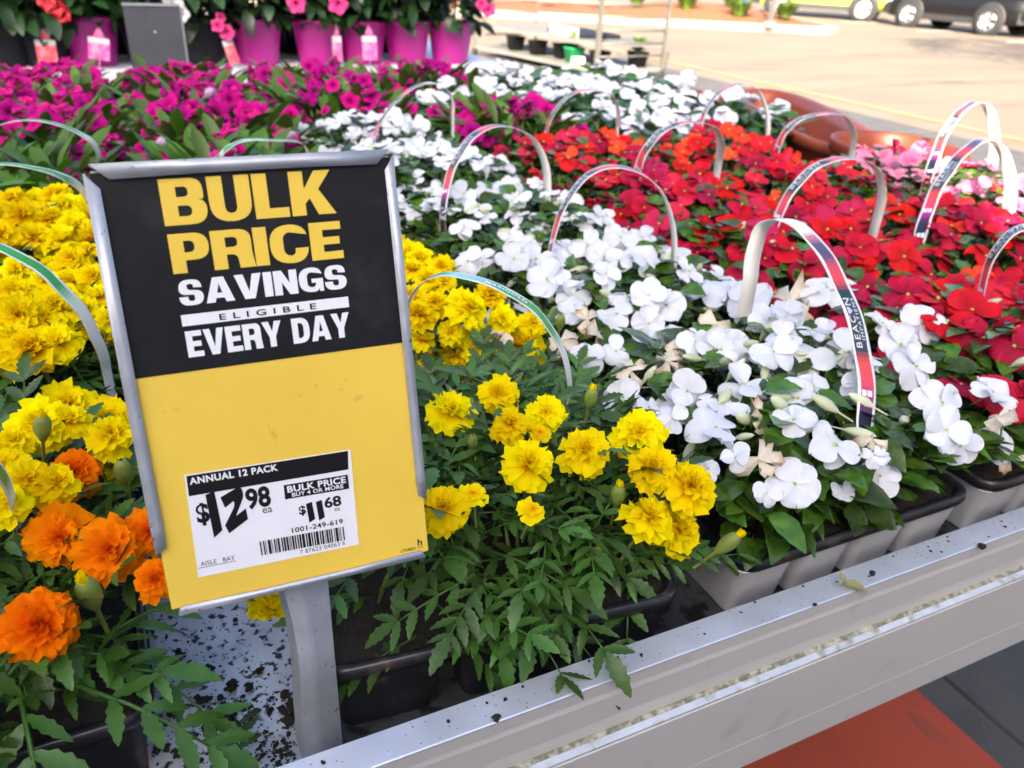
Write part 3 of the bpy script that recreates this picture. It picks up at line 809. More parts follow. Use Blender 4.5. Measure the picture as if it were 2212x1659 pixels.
# price label
lab = obj('price_label', None, sign)
bpy.data.objects.remove(lab)
b = MB(); b.add(np.array([(20.6, 21.2, .0003), (127.4, 19.6, .0003), (129.4, 90.4, .0003), (23.0, 93.2, .0003), (20.6, 21.2, .00005), (127.4, 19.6, .00005), (129.4, 90.4, .00005), (23.0, 93.2, .00005)]) * [mm_, mm_, 1], [(0, 1, 2, 3), (0, 4, 5, 1), (1, 5, 6, 2), (2, 6, 7, 3), (3, 7, 4, 0)])
lab = obj('price_label', b.mesh('price_label', 'label_paper', False), sign)
SK = -.02
def quad(name, pts, ma, h):
    return flat(name, lab, (np.array([(x, y, 0) for x, y in pts], float), [(0, 1, 2, 3)]), ma, h)
quad('header_bar', [(23.6, 78.6), (126.4, 76.6), (127.6, 90.0), (24.2, 92.4)], 'print_black', .0005)
flat('lettering', lab, fit(text2d('ANNUAL 12 PACK', .035, 1.08), 25.4, 86.2, 80.5, 91.0, SK), 'print_white', .0008)
flat('lettering', lab, fit(text2d('$', .03), 26.0, 56.6, 34.0, 72.6), 'print_black', .0005)
flat('lettering', lab, fit(glyphs('12', .13), 33.4, 46.8, 57.0, 79.0), 'print_black', .0005)
flat('lettering', lab, fit(text2d('98', .035, 1.0), 57.4, 61.2, 73.2, 76.4, SK), 'print_black', .0005)
flat('lettering', lab, fit(text2d('ea'), 66.8, 56.9, 73.0, 60.6, SK), 'print_black', .0005)
quad('bulk_bar', [(82.2, 63.8), (125.4, 62.6), (125.5, 73.0), (82.5, 74.0)], 'print_black', .0005)
flat('lettering', lab, fit(text2d('BULK PRICE', .03, 1.05), 84.4, 68.2, 123.8, 73.0, SK), 'print_white', .0008)
flat('lettering', lab, fit(text2d('BUY 4 OR MORE', .022, 1.05), 87.0, 64.7, 121.6, 67.6, SK), 'print_white', .0008)
flat('lettering', lab, fit(text2d('$', .03), 90.0, 49.6, 94.6, 57.0), 'print_black', .0005)
flat('lettering', lab, fit(glyphs('11', .16), 95.2, 43.6, 106.6, 58.4), 'print_black', .0005)
flat('lettering', lab, fit(text2d('68', .03), 107.4, 51.6, 119.0, 59.6, SK), 'print_black', .0005)
flat('lettering', lab, fit(text2d('ea'), 113.6, 48.2, 117.4, 50.2), 'print_black', .0005)
flat('lettering', lab, fit(text2d('1001-249-619', .022, 1.08), 83.6, 38.6, 118.4, 42.4, SK), 'print_black', .0005)
rg = random.Random(11); x = 61.8; v = []; f = []
while x < 118.4:
    wd = rg.choice([.5, .5, .9, .9, 1.3, 1.8]); y0 = 27.2 - (x - 61.8) * .035; y1 = y0 + 10.3; k = len(v)
    v += [(x, y0, 0), (x + wd, y0, 0), (x + wd, y1, 0), (x, y1, 0)]; f.append((k, k + 1, k + 2, k + 3)); x += wd + rg.choice([.5, .5, .8, 1.2])
flat('barcode', lab, (v, f), 'print_black', .0005)
flat('lettering', lab, fit(text2d('7 87623 04063 6', 0, 1.08), 87.0, 21.9, 118.0, 25.0, -.005), 'print_black', .0005)
flat('lettering', lab, fit(text2d('AISLE   BAY', .004, 1.05), 23.4, 28.8, 44.8, 32.0, SK), 'print_black', .0005)
quad('underline', [(21.6, 27.6), (45.2, 27.3), (45.2, 27.65), (21.6, 27.95)], 'print_black', .0005)
flat('lettering', card, fit(text2d('LTS3832', .01), 156.6, 6.0, 167.6, 8.2), 'print_black', .0003)
flat('print_mark', card, fit(text2d('h', .02), 169.6, 8.4, 172.8, 13.6), 'print_black', .0003)
flat('lettering', card, fit(text2d('2022'), 169.0, 6.3, 173.4, 7.6), 'print_black', .0003)
# folded steel channels of the frame
def channel(name, pts_outer, pts_inner):
    b = MB(); n = len(pts_outer)
    v = [(x, y, .0001) for x, y in pts_outer] + [(x, y, .0026) for x, y in pts_outer] + [(x, y, .0020) for x, y in pts_inner] + [(x, y, -.0042) for x, y in pts_outer]
    f = []
    for i in range(n - 1):
        f += [(3 * n + i, 3 * n + i + 1, n + i + 1, n + i), (n + i, n + i + 1, 2 * n + i + 1, 2 * n + i)]
    b.add(np.array(v) * [mm_, mm_, 1], f)
    o = obj(name, b.mesh(name, 'galvanised', True), sign)
    so = o.modifiers.new('s', 'SOLIDIFY'); so.thickness = .0009; so.offset = -1
    return o
channel('frame_channel', [(-.8, 44), (-1.2, 60), (-1.3, 150), (-.6, SH - 4)], [(5.0, 48), (5.6, 60), (5.6, 150), (6.0, SH - 13)])
channel('frame_channel', [(178.8, 44), (179.2, 60), (179.0, 150), (178.4, SH - 4)], [(173.0, 48), (172.6, 60), (172.6, 150), (172.0, SH - 12)])
channel('frame_channel', [(2.5, SH), (60, SH + .4), (120, SH + .2), (175.5, SH)], [(12, SH - 8), (60, SH - 7.2), (120, SH - 7.2), (167, SH - 8)])
channel('frame_channel', [(5, -1.6), (60, -1.4), (120, -1.2), (174, -.8)], [(7, 4.2), (60, 3.4), (120, 3.4), (171, 5.0)])
# stake: bent steel strip with a folded side flange
TL_, TR_ = SB + SRot @ np.array([.0725, .004, -.010]) * SC, SB + SRot @ np.array([.1042, .004, -.010]) * SC
base_l, base_r = un(664, 1642, ZD + .002), un(740, 1616, ZD + .002)
rows = []
for s in (0, .12, .25, .4, .55, .7, .85, 1.0):
    a, c = TL_ + (base_l - TL_) * s, TR_ + (base_r - TR_) * s
    rows.append((a + (c - a) * (.16 * math.sin(math.pi * min(1, s * 1.3)) ** 1), c))
b = MB(); v = []; k = 5
for a, c in rows:
    v += [a + np.array([-.003, .010, -.001]), a, a + (c - a) * .34 + np.array([0, -.0025, .0005]), a + (c - a) * .44 + np.array([0, -.0025, .0005]), c]
f = [(i * k + j, i * k + j + 1, (i + 1) * k + j + 1, (i + 1) * k + j) for i in range(len(rows) - 1) for j in range(k - 1)]
b.add((np.array(v) - SB) @ SRot, f)
o = obj('stake', b.mesh('stake', 'galvanised', False), sign)
so = o.modifiers.new('s', 'SOLIDIFY'); so.thickness = .0015; so.offset = 0

# ------------------------------------------------------------------ carrying handles
def lerp_cols(stops, s):
    for (a, ca), (b_, cb) in zip(stops, stops[1:]):
        if s <= b_: 
            k = (s - a) / max(1e-6, b_ - a); return tuple(x + (y - x) * k for x, y in zip(ca, cb))
    return stops[-1][1]
W_ = (.80, .79, .76)
BEACON = [(0, (.22, .02, .03)), (.07, (.20, .03, .04)), (.08, (.015, .025, .05)), (.14, (.02, .02, .06)), (.17, (.35, .03, .22)), (.20, (.70, .06, .12)), (.25, (.72, .07, .06)), (.28, (.03, .05, .06)), (.43, (.015, .05, .07)), (.46, (.70, .06, .07)), (.50, (.62, .06, .09)), (.53, (.10, .07, .16)), (.57, (.09, .08, .17)), (.60, (.55, .20, .25)), (.62, W_), (1, W_)]
MARIG = [(0, (.72, .74, .72)), (.24, (.75, .78, .76)), (.27, (.02, .30, .09)), (.36, (.02, .34, .10)), (.40, (.30, .62, .60)), (.47, (.22, .52, .48)), (.50, (.02, .32, .12)), (.58, (.05, .36, .06)), (.66, (.03, .30, .07)), (.70, (.55, .75, .60)), (.73, (.78, .79, .78)), (1, W_)]
def handle(t, A, Tp, B, stops, width=.0195, text=None, rg=random.Random(1), low=.045):
    A, Tp, B = (np.asarray(p, float) for p in (A, Tp, B))
    Mid = (A + B) / 2; pts = []
    n = 90
    pts.append(A - np.array([0, 0, low])); pts.append(A - np.array([0, 0, low * .5]))
    for i in range(n + 1):
        th = math.pi * i / n
        sh = abs(math.sin(th)) ** .92
        pts.append(Mid + (A - B) / 2 * (math.copysign(abs(math.cos(th)) ** .96, math.cos(th))) + (Tp - Mid) * sh)
    pts.append(B - np.array([0, 0, low * .5])); pts.append(B - np.array([0, 0, low]))
    pts = np.array(pts); N_ = len(pts)
    hv = unit(np.array([-(A - B)[1], (A - B)[0], 0])); ph_ = rg.uniform(0, 6); am_ = rg.uniform(.002, .006)
    for i in range(N_): pts[i] += hv * am_ * math.sin(5.5 * i / N_ + ph_) * math.sin(math.pi * i / N_) + np.array([0, 0, 1]) * .0016 * math.sin(14 * i / N_ + ph_) * math.sin(math.pi * i / N_)
    tan = np.array([unit(pts[min(i + 1, N_ - 1)] - pts[max(i - 1, 0)]) for i in range(N_)])
    hd = unit(np.array([A[0] - B[0], A[1] - B[1], 0])); wd0 = np.array([-hd[1], hd[0], 0])
    cen = Mid
    nrm = []; wds = []
    for i in range(N_):
        nn = np.cross(tan[i], wd0)
        if nn @ (pts[i] - cen + np.array([0, 0, .06])) < 0: nn = -nn
        nn = unit(nn); nrm.append(nn); wds.append(unit(np.cross(nn, tan[i])))
    arc = np.concatenate([[0], np.cumsum(np.linalg.norm(np.diff(pts, axis=0), axis=1))]); S_ = arc / arc[-1]
    v = []; f = []; mi = []; fc = []
    for i in range(N_):
        wob = .0010 * math.sin(i * .44 + rg.random() * .3)
        e = width * .5; q = width * .36
        for w_ in (-e + wob * .5, -q + wob, q + wob, e + wob * .5): v.append(pts[i] + wds[i] * w_ + nrm[i] * .0005)
        for w_ in (-e + wob * .5, e + wob * .5): v.append(pts[i] - nrm[i] * .0002 + wds[i] * w_)
    k = 6
    for i in range(N_ - 1):
        a = i * k; c = a + k; sm = (S_[i] + S_[i + 1]) / 2
        colr = lerp_cols(stops, sm)
        for j, cc in ((0, W_), (1, colr), (2, W_)):
            f.append((a + j, a + j + 1, c + j + 1, c + j)); mi.append(0); fc.append(cc)
        f.append((a + 5, a + 4, c + 4, c + 5)); mi.append(1); fc.append(W_)
        f.append((a + 4, a, c, c + 4)); mi.append(1); fc.append(W_)
        f.append((a + 3, a + 5, c + 5, c + 3)); mi.append(1); fc.append(W_)
    loc = np.array(t.location)
    b = MB(); vv = np.array([to_local(t, p) for p in v]); b.add(vv, f, mi)
    me = b.mesh('carry_handle', ['band_print', 'band_plain'])
    at = me.attributes.new('print', 'FLOAT_COLOR', 'FACE')
    at.data.foreach_set('color', [x for c in fc for x in (*c, 1)])
    ho = obj('carry_handle', me, t)
    def at_s(s):
        i = int(np.clip(np.searchsorted(S_, s) - 1, 0, N_ - 2)); u = (s - S_[i]) / max(1e-9, S_[i + 1] - S_[i])
        L_ = lambda q: q[i] * (1 - u) + q[i + 1] * u
        return L_(pts), L_(np.array(nrm)), L_(np.array(tan))
    if text:
        for vf, s0, s1, v0, v1, ma in text:
            p2, ff = fit(vf, s0, v0 * width, s1, v1 * width); vs = []
            for x, y, _ in p2:
                P, nn, tt = at_s(x); vs.append(to_local(t, P + nn * .0009 + unit(np.cross(nn, tt)) * y))
            b = MB(); b.add(vs, ff); obj('lettering', b.mesh('lettering', ma, False), ho)
    return ho
def heart():
    pts = [(16 * math.sin(a) ** 3, 13 * math.cos(a) - 5 * math.cos(2 * a) - 2 * math.cos(3 * a) - math.cos(4 * a), 0) for a in np.linspace(0, 2 * math.pi, 24, endpoint=False)]
    return np.array(pts), [tuple(range(24))]
def beacon_text():
    sq = (np.array([(0, 0, 0), (1, 0, 0), (1, 1, 0), (0, 1, 0)], float), [(0, 1, 2, 3)])
    return [(sq, .175, .188, .03, .28, 'band_text'), (sq, .175, .188, -.28, -.03, 'band_text'), (sq, .085, .098, .03, .28, 'band_text'), (sq, .085, .098, -.28, -.03, 'band_text'), (text2d('BEAC', .0, 1.25), .285, .365, -.02, .30, 'band_text'), (heart(), .369, .388, -.02, .28, 'band_heart'), (text2d('N', .0), .392, .411, -.02, .30, 'band_text'), (text2d('IMPATIENS', .0, 1.3), .305, .411, -.28, -.10, 'band_text')]

# ------------------------------------------------------------------ trays on the bench
TR = {}
def tr(key, pos, kind, label, group, **k):
    TR[key] = make_tray(pos, kind, None, label, group, fv=len(TR), **k); TR[key]['_k'] = kind
    del TR[key]['_k']; return TR[key]
GM, GW, GR_, GP, GV, GC = 'trays of marigolds', 'trays of white impatiens', 'trays of red impatiens', 'trays of pink impatiens', 'trays of white periwinkle', 'trays of magenta petunias'
tr('m0', (-.178, .222), 'marigold', 'tray of orange and yellow marigolds beside the bare strip of deck', GM, cells=True)
tr('m1', (-.118, .525), 'marigold', 'tray of dense yellow marigolds directly behind the orange ones', GM)
tr('m2', (-.118, .825), 'marigold', 'yellow marigold tray bordering the magenta petunias at the picture edge', GM)
tr('m3', (.216, .194), 'marigold', 'yellow marigold tray in black cells behind the rail, right of the sign stake', GM, cells=True, rz=-.105)
tr('m4', (.190, .505), 'marigold', 'yellow marigold tray second from the rail, next to white impatiens', GM)
tr('m5', (.185, .80), 'marigold', 'yellow marigold tray hidden behind the price sign, its handle showing above', GM)
tr('a1', (.542, .186), 'impatiens', 'white impatiens tray in white cells right behind the rail', GW, plastic='white', cells=True)
tr('a2', (.540, .485), 'impatiens', 'white impatiens tray second from the rail', GW, plastic='white')
tr('a3', (.525, .785), 'impatiens', 'white impatiens tray third from the rail', GW, plastic='white')
tr('a4', (.510, 1.105), 'impatiens', 'white impatiens tray fourth from the rail', GW, plastic='white')
tr('a5', (.500, 1.400), 'impatiens', 'white impatiens tray surrounded by petunias at the end of the white row', GW, plastic='white')
tr('b1', (.845, .186), 'impatiens', 'red impatiens tray right behind the rail at the picture edge', GR_, plastic='white', cells=True)
tr('b2', (.850, .485), 'impatiens', 'red impatiens tray second from the rail', GR_)
tr('b3', (.835, .785), 'impatiens', 'red impatiens tray third from the rail beside the white ones', GR_)
tr('b4', (.835, 1.085), 'impatiens', 'red and coral impatiens tray fourth from the rail', GR_)
tr('c1', (1.165, .186), 'impatiens', 'crimson impatiens tray behind the rail, cut off by the picture edge', GR_, plastic='white')
tr('c2', (1.165, .485), 'impatiens', 'red impatiens tray half in the sun before the pink ones', GR_)
tr('c3', (1.160, .790), 'impatiens', 'coral red impatiens tray beside the pink trays', GR_)
tr('c4', (1.160, 1.090), 'impatiens', 'coral impatiens tray touching the white periwinkle', GR_)
tr('d2', (1.480, .520), 'impatiens', 'sunlit pink impatiens tray nearer the rail', GP)
tr('d3', (1.480, .820), 'impatiens', 'sunlit pink impatiens tray nearer the terracotta troughs', GP)
V_ = [((1.165, 1.395), 'white periwinkle tray just behind the coral impatiens'), ((1.475, 1.425), 'white periwinkle tray at the bench end by the middle trough'), ((1.155, 1.70), 'white periwinkle tray in the middle of the periwinkle block'), ((1.470, 1.73), 'white periwinkle tray at the bench end below the nursery cart'), ((1.150, 2.00), 'white periwinkle tray farthest back, next to petunias'), ((1.465, 2.03), 'white periwinkle tray at the far corner of the bench'), ((.845, 1.69), 'white periwinkle tray surrounded by magenta petunias')]
for i, (p, l) in enumerate(V_): tr('v%d' % i, p, 'vinca', l, GV)
PX = [-.135, .185, .505, .825]
names_x = ['at the left picture edge', 'above the price sign', 'in line with the white impatiens', 'in line with the red impatiens']
names_y = ['front row of petunias', 'second row of petunias', 'third row of petunias', 'fourth row of petunias', 'back row of petunias']
PR = []
for ix, x in enumerate(PX):
    for iy, y in enumerate((1.13, 1.425, 1.725, 2.02)):
        if (ix >= 2 and iy == 0) or (ix == 3 and iy == 2) or (ix == 2 and iy == 1): continue
        key = 'p%d%d' % (ix, iy); PR.append(key)
        tr(key, (x, y), 'petunia', 'magenta petunia tray %s, %s' % (names_x[ix], names_y[iy]), GC)

# this tray's plants lean away from the sign in front of them
for ch in TR['m3'].children:
    if ch.name.startswith(('foliage', 'stems')): ch.location.x += .018; ch.location.y += .014; ch.scale = (.94, .94, 1)
# ---- yellow and orange marigolds: the heads one can pick out near the camera
rg = random.Random(21)
for key, zp, ymin, heads in (
    ('m3', .105, .055, [(972, 893, 105), (1103, 922, 84), (1078, 852, 86), (1180, 892, 78), (1140, 1005, 116), (1260, 975, 106), (1380, 940, 112), (1410, 1012, 96), (1487, 1052, 114), (1398, 1120, 106), (1462, 1146, 110), (957, 1100, 108), (1022, 1068, 76), (1150, 1102, 76), (1165, 935, 60)]),
    ('m4', .115, .36, [(1120, 752, 112), (1030, 742, 82), (988, 772, 80), (1010, 668, 92), (1058, 640, 70), (925, 603, 62), (902, 680, 76), (955, 578, 58), (912, 738, 60), (890, 585, 60), (1055, 760, 70), (1070, 725, 70), (905, 560, 60), (960, 610, 50), (940, 655, 64), (1085, 690, 66), (975, 720, 62), (1020, 800, 64), (930, 790, 60), (1150, 700, 58), (890, 640, 60)]),
    ('m0', .115, .10, [(85, 918, 120), (150, 912, 84), (242, 942, 96), (30, 955, 80), (60, 1040, 100), (120, 1048, 95), (20, 1090, 90), (20, 1010, 84)]),
    ('m1', .118, .40, [(70, 760, 128), (128, 742, 90), (40, 685, 90), (30, 735, 80), (120, 660, 80), (180, 672, 78), (215, 645, 70), (40, 585, 70), (155, 560, 60), (30, 635, 80), (200, 600, 66), (95, 610, 60), (190, 545, 55), (235, 690, 60)])):
    for px, py, d in heads:
        P = px_on(px, py, zp + .008 + rg.uniform(-.004, .004), ymin)
        put_marigold(TR[key], P, 'yellow', d * mpp(P), rg, single=(d in (76, 60) and key == 'm3'))
for px, py, d in [(85, 1352, 160), (130, 1160, 138), (240, 1190, 140), (325, 1150, 100), (337, 1250, 90), (165, 1020, 104)]:
    P = px_on(px, py, .10, .065)
    put_marigold(TR['m0'], P, 'orange', d * mpp(P), rg, nrm=(rg.uniform(-.2, .3), -.75 + rg.uniform(-.25, .25), .8))
P = px_on(575, 1298, .02, .12); put_marigold(TR['m3'], P, 'yellow', .034, rg, nrm=(-.5, -.9, -.35), stem=False)
# denser random heads on the trays farther away
for key, n in (('m1', 40), ('m2', 58), ('m4', 12), ('m5', 40), ('m0', 16)):
    t = TR[key]
    for dx, dy in spread(rg, n, TW * 1.06, TD * 1.08, .031):
        if key in ('m0', 'm4') and dy < -.02 or key == 'm1' and dy < -.09: continue
        put_marigold(t, on_canopy(t, 'marigold', dx, dy, rg.uniform(.022, .044)), 'yellow', rg.uniform(.036, .048), rg, stem=key in ('m1', 'm4'))
# buds
for key, px, py, z, op, sz in (('m3', 1262, 1212, .05, 1, 1.15), ('m3', 1566, 1178, .055, 1, 1.25), ('m3', 1333, 1075, .085, 1, 1.2), ('m3', 1275, 865, .125, 1, 1.1), ('m3', 1020, 960, .10, 0, .9), ('m3', 1130, 1035, .08, 0, .9), ('m0', 197, 1290, .09, 1, 1.5), ('m0', 268, 1025, .10, 0, 1.25), ('m0', 215, 995, .10, 0, 1.0), ('m0', 78, 1090, .105, 0, 1.2), ('m4', 950, 860, .10, 0, 1.0), ('m3', 1015, 880, .10, 0, .9), ('m4', 1210, 700, .12, 0, 1.0), ('m0', 92, 930, .135, 1, 1.2)):
    P = px_on(px, py, z, .03)
    n = (rg.uniform(-.2, .2), -.2, 1) if px not in (1262, 1566) else (.55, -.25, .75)
    obj('bud', MBUD[op], TR[key], to_local(TR[key], P), frame(n), sz * .72)
leaf_parts(TR['m3'], 'marigold', 75, rg, 34)
leaf_parts(TR['m4'], 'marigold', 60, rg)
leaf_parts(TR['m0'], 'marigold', 60, rg, 16)
leaf_parts(TR['m1'], 'marigold', 50, rg)
# big leaves one can follow by eye at the front
for key, px, py, z, a, up, sc in (('m0', 205, 1385, .045, .35, .15, 1.5), ('m0', 40, 1480, .045, -1.45, -.5, 1.7), ('m0', 165, 1480, .045, -.55, -.25, 1.5), ('m0', 250, 1400, .03, -.7, -.4, 1.3), ('m0', 95, 1440, .045, -.3, 0, 1.3),
                                  ('m3', 1130, 1250, .03, -1.5, -.2, .9), ('m3', 940, 1300, .03, -1.0, -.4, 1.0), ('m3', 1030, 1230, .04, -1.6, -.3, 1.1), ('m3', 1350, 1180, .045, -.4, .15, 1.0), ('m3', 1480, 1210, .035, -.2, 0, .9), ('m3', 1060, 1190, .06, -1.0, .2, 1.2), ('m3', 960, 1030, .09, .9, .4, 1.2), ('m3', 1060, 930, .10, 2.2, .6, 1.2)):
    P = px_on(px, py, z, .045)
    obj('leaf', rg.choice(LEAF_ME['marigold']), TR[key], to_local(TR[key], P), rotz(a - TR[key].rotation_euler[2]) @ roty(-up) @ rotx(rg.uniform(-.2, .2)), sc)

# ---- impatiens
near_white = [(1185, 605, 105, 'a2'), (1345, 858, 96, 'a1'), (1485, 845, 100, 'a1'), (1545, 928, 116, 'a1'), (1605, 835, 128, 'a1'), (1735, 780, 128, 'a1'), (1722, 862, 112, 'a1'), (1715, 908, 104, 'a1'), (1802, 962, 132, 'a1'), (1716, 1046, 112, 'a1'), (1620, 652, 120, 'a2'), (1515, 630, 112, 'a2'), (1575, 742, 98, 'a1'), (1785, 628, 120, 'a1'), (1832, 762, 100, 'a1'), (1945, 745, 100, 'a1'), (2030, 872, 124, 'a1'), (2040, 930, 104, 'a1'), (1975, 792, 110, 'a1'), (2140, 850, 92, 'b1'), (1268, 772, 84, 'a1'), (1235, 640, 80, 'a2'), (1330, 680, 84, 'a2'), (1400, 700, 90, 'a2'), (1440, 660, 90, 'a2'), (1250, 560, 84, 'a2'), (1110, 560, 70, 'a2'), (1010, 565, 76, 'a2'), (1400, 640, 84, 'a2'), (1660, 690, 90, 'a1'), (1350, 520, 70, 'a2'), (1300, 470, 66, 'a2'), (1530, 1012, 60, 'a1'), (1890, 985, 62, 'a1'), (1990, 700, 90, 'a1'), (1905, 700, 90, 'a1'), (1900, 1030, 84, 'a1'), (2075, 965, 90, 'a1'), (1590, 990, 70, 'a1'), (1655, 1065, 60, 'a1'), (2150, 960, 80, 'b1'), (1820, 1060, 60, 'a1'), (1450, 905, 70, 'a1'), (1400, 880, 60, 'a1'), (1850, 830, 80, 'a1'), (1655, 790, 80, 'a1'), (1500, 740, 76, 'a1'), (1330, 760, 66, 'a1')]
for px, py, d, key in near_white:
    P = px_on(px, py, .105 + rg.uniform(-.008, .006), .045)
    put_flower(TR[key], P, rg.choice(IMP['white']), d * mpp(P) * rg.uniform(.84, 1.0), rg, toward=.62, tilt=.55)
for px, py, d, key in [(1640, 992, 80, 'a1'), (1215, 735, 60, 'a2'), (1360, 800, 60, 'a1'), (1700, 650, 110, 'a1'), (1545, 700, 70, 'a1'), (1885, 950, 50, 'a1'), (2160, 900, 70, 'b1'), (1650, 905, 70, 'a1'), (1090, 720, 50, 'a2'), (1270, 690, 50, 'a2'), (1470, 760, 60, 'a1'), (1290, 720, 60, 'a1'), (2180, 985, 60, 'b1'), (1440, 780, 54, 'a1')]:
    P = px_on(px, py, .098, .045); put_flower(TR[key], P, rg.choice(WILT), d * mpp(P) * 1.1, rg, .03, .7, .6, 'wilted_flower')
def fill(key, n, cols, wts, size=(.040, .050), gap=.028, skip=None, toward=.35):
    t = TR[key]
    for dx, dy in spread(rg, n, TW * 1.06, TD * 1.06, gap):
        if skip and skip(dx, dy): continue
        me = rg.choice(IMP[rg.choices(cols, wts)[0]])
        put_flower(t, on_canopy(t, 'impatiens', dx, dy, rg.uniform(-.006, .016)), me, rg.uniform(*size), rg, toward=toward)
fill('a1', 22, ['white'], [1], (.030, .042), .030, skip=lambda x, y: y < -.05)
fill('a2', 30, ['white'], [1], (.032, .048), .028)
fill('a3', 40, ['white'], [1], (.030, .044), .029)
fill('a4', 42, ['white'], [1], (.032, .044), .028)
fill('a5', 40, ['white'], [1], (.032, .044), .028)
fill('b1', 42, ['red', 'rose'], [6, 1], (.042, .054), .032)
fill('b2', 48, ['red', 'rose'], [6, 1], (.042, .052), .030)
fill('b3', 50, ['red', 'rose'], [5, 2], (.038, .050), .029)
fill('b4', 46, ['red', 'rose', 'coral'], [4, 2, 1], (.036, .046), .029)
fill('c1', 42, ['red', 'rose'], [6, 1], (.040, .052), .031)
fill('c2', 46, ['red', 'rose', 'coral'], [6, 1, 1], (.040, .050), .029)
fill('c3', 44, ['coral', 'red', 'rose'], [2, 3, 2], (.036, .046), .029)
fill('c4', 36, ['coral', 'red'], [3, 1], (.034, .044), .030)
fill('d2', 36, ['pink', 'coral'], [5, 1], (.034, .044), .031)
fill('d3', 46, ['pink', 'rose'], [5, 1], (.034, .044), .028)
for key, n in (('a1', 40), ('a2', 30), ('a3', 24), ('b1', 14), ('a4', 12), ('b2', 10)):
    t = TR[key]
    for dx, dy in spread(rg, n, TW, TD, .02):
        P = on_canopy(t, 'impatiens', dx, dy, rg.uniform(-.006, .008))
        obj('bud', IBUD, t, to_local(t, P), frame((rg.uniform(-1, 1), rg.uniform(-1.2, .6), rg.uniform(.1, .9))), rg.uniform(.9, 1.35))
for key, n, fr in (('a1', 115, 60), ('a2', 80, 0), ('b1', 100, 45), ('b2', 70, 0), ('a3', 80, 0), ('a4', 60, 0), ('b3', 60, 0), ('c2', 50, 0)):
    leaf_parts(TR[key], 'impatiens', n, rg, fr)

# ---- periwinkle and petunias
for i in range(len(V_)):
    t = TR['v%d' % i]
    for dx, dy in spread(rg, 11, TW, TD, .050):
        put_flower(t, on_canopy(t, 'vinca', dx, dy, rg.uniform(-.004, .028)), rg.choice(VINCA), rg.uniform(.046, .056), rg, toward=.5)
for key in PR:
    t = TR[key]; first = key.endswith('0')
    n = 14 if first else 46
    for q, (dx, dy) in enumerate(spread(rg, n, TW * 1.05, TD * 1.05, .027)):
        h = rg.uniform(-.02, .030)
        if first and dy < 0: h -= .02
        if key[1] in '01' and rg.random() < .35:
            for k in range(3):
                P = on_canopy(t, 'petunia', dx + rg.uniform(-.016, .016), dy + rg.uniform(-.016, .016), h + rg.uniform(-.006, .01))
                put_flower(t, P, rg.choice(DIA), rg.uniform(.024, .032), rg, toward=.3)
        else:
            P = on_canopy(t, 'petunia', dx, dy, h)
            put_flower(t, P, rg.choice(PET), rg.uniform(.034, .052), rg, .062, 1.0, .6)
for key, px, py, z in (('p10', 348, 312, .11), ('p03', 450, 205, .15), ('p11', 800, 300, .1), ('p12', 620, 300, .12)):
    P = un(px, py, z); t = TR[key]
    obj('bud', LILAC, t, to_local(t, P), frame((.3, -.8, .4)), 1.3)

# ---- handles
def hp(key, A, Tp, B, zA, zT, zB, stops, **k):
    return handle(TR[key], un(*A, zA), un(*Tp, zT), un(*B, zB), stops, **k)
hp('a1', (1868, 925), (1752, 512), (1622, 600), .085, .205, .150, BEACON, text=beacon_text(), width=.0185)
hp('a2', (1185, 578), (1338, 360), (1455, 575), .095, .205, .095, BEACON, text=beacon_text())
hp('a3', (957, 462), (1080, 272), (1182, 425), .095, .205, .100, BEACON, text=beacon_text())
hp('a4', (806, 318), (900, 188), (978, 245), .095, .205, .155, BEACON, text=beacon_text())
hp('b1', (2118, 665), (2262, 490), (2380, 700), .105, .205, .100, BEACON, text=beacon_text())
hp('b2', (1668, 508), (1826, 340), (1892, 480), .095, .205, .105, BEACON, text=beacon_text())
hp('b3', (1374, 390), (1480, 264), (1553, 345), .100, .205, .125, BEACON, text=beacon_text())
hp('b4', (1177, 308), (1264, 195), (1334, 270), .095, .205, .130, BEACON, text=beacon_text())
hp('c2', (1988, 512), (2118, 305), (2180, 455), .095, .205, .110, BEACON, text=beacon_text())
hp('c3', (1677, 338), (1776, 243), (1842, 325), .120, .205, .130, BEACON, text=beacon_text())
hp('c4', (1508, 308), (1590, 182), (1659, 285), .095, .205, .120, BEACON, text=beacon_text())
hp('d3', (2008, 378), (2108, 222), (2143, 360), .100, .205, .100, BEACON, text=beacon_text())
mtext = lambda: [(text2d('MARIGOLD', .02, 1.1), .475, .575, -.17, .17, 'band_text')]
hp('m3', (868, 720), (1068, 608), (1224, 880), .130, .205, .090, MARIG, text=mtext(), width=.0115)
hp('m5', (478, 345), (572, 301), (664, 332), .180, .215, .180, MARIG, width=.0115)
hp('p00', (-60, 330), (80, 264), (212, 352), .14, .205, .13, MARIG, width=.0115)
hp('m2', (-90, 450), (20, 358), (196, 450), .11, .205, .11, MARIG, width=.0115)
hp('m1', (-130, 700), (-20, 535), (230, 800), .11, .215, .09, MARIG, width=.0115)
hp('m0', (-190, 1150), (-110, 940), (40, 1160), .10, .205, .085, MARIG, width=.0115)

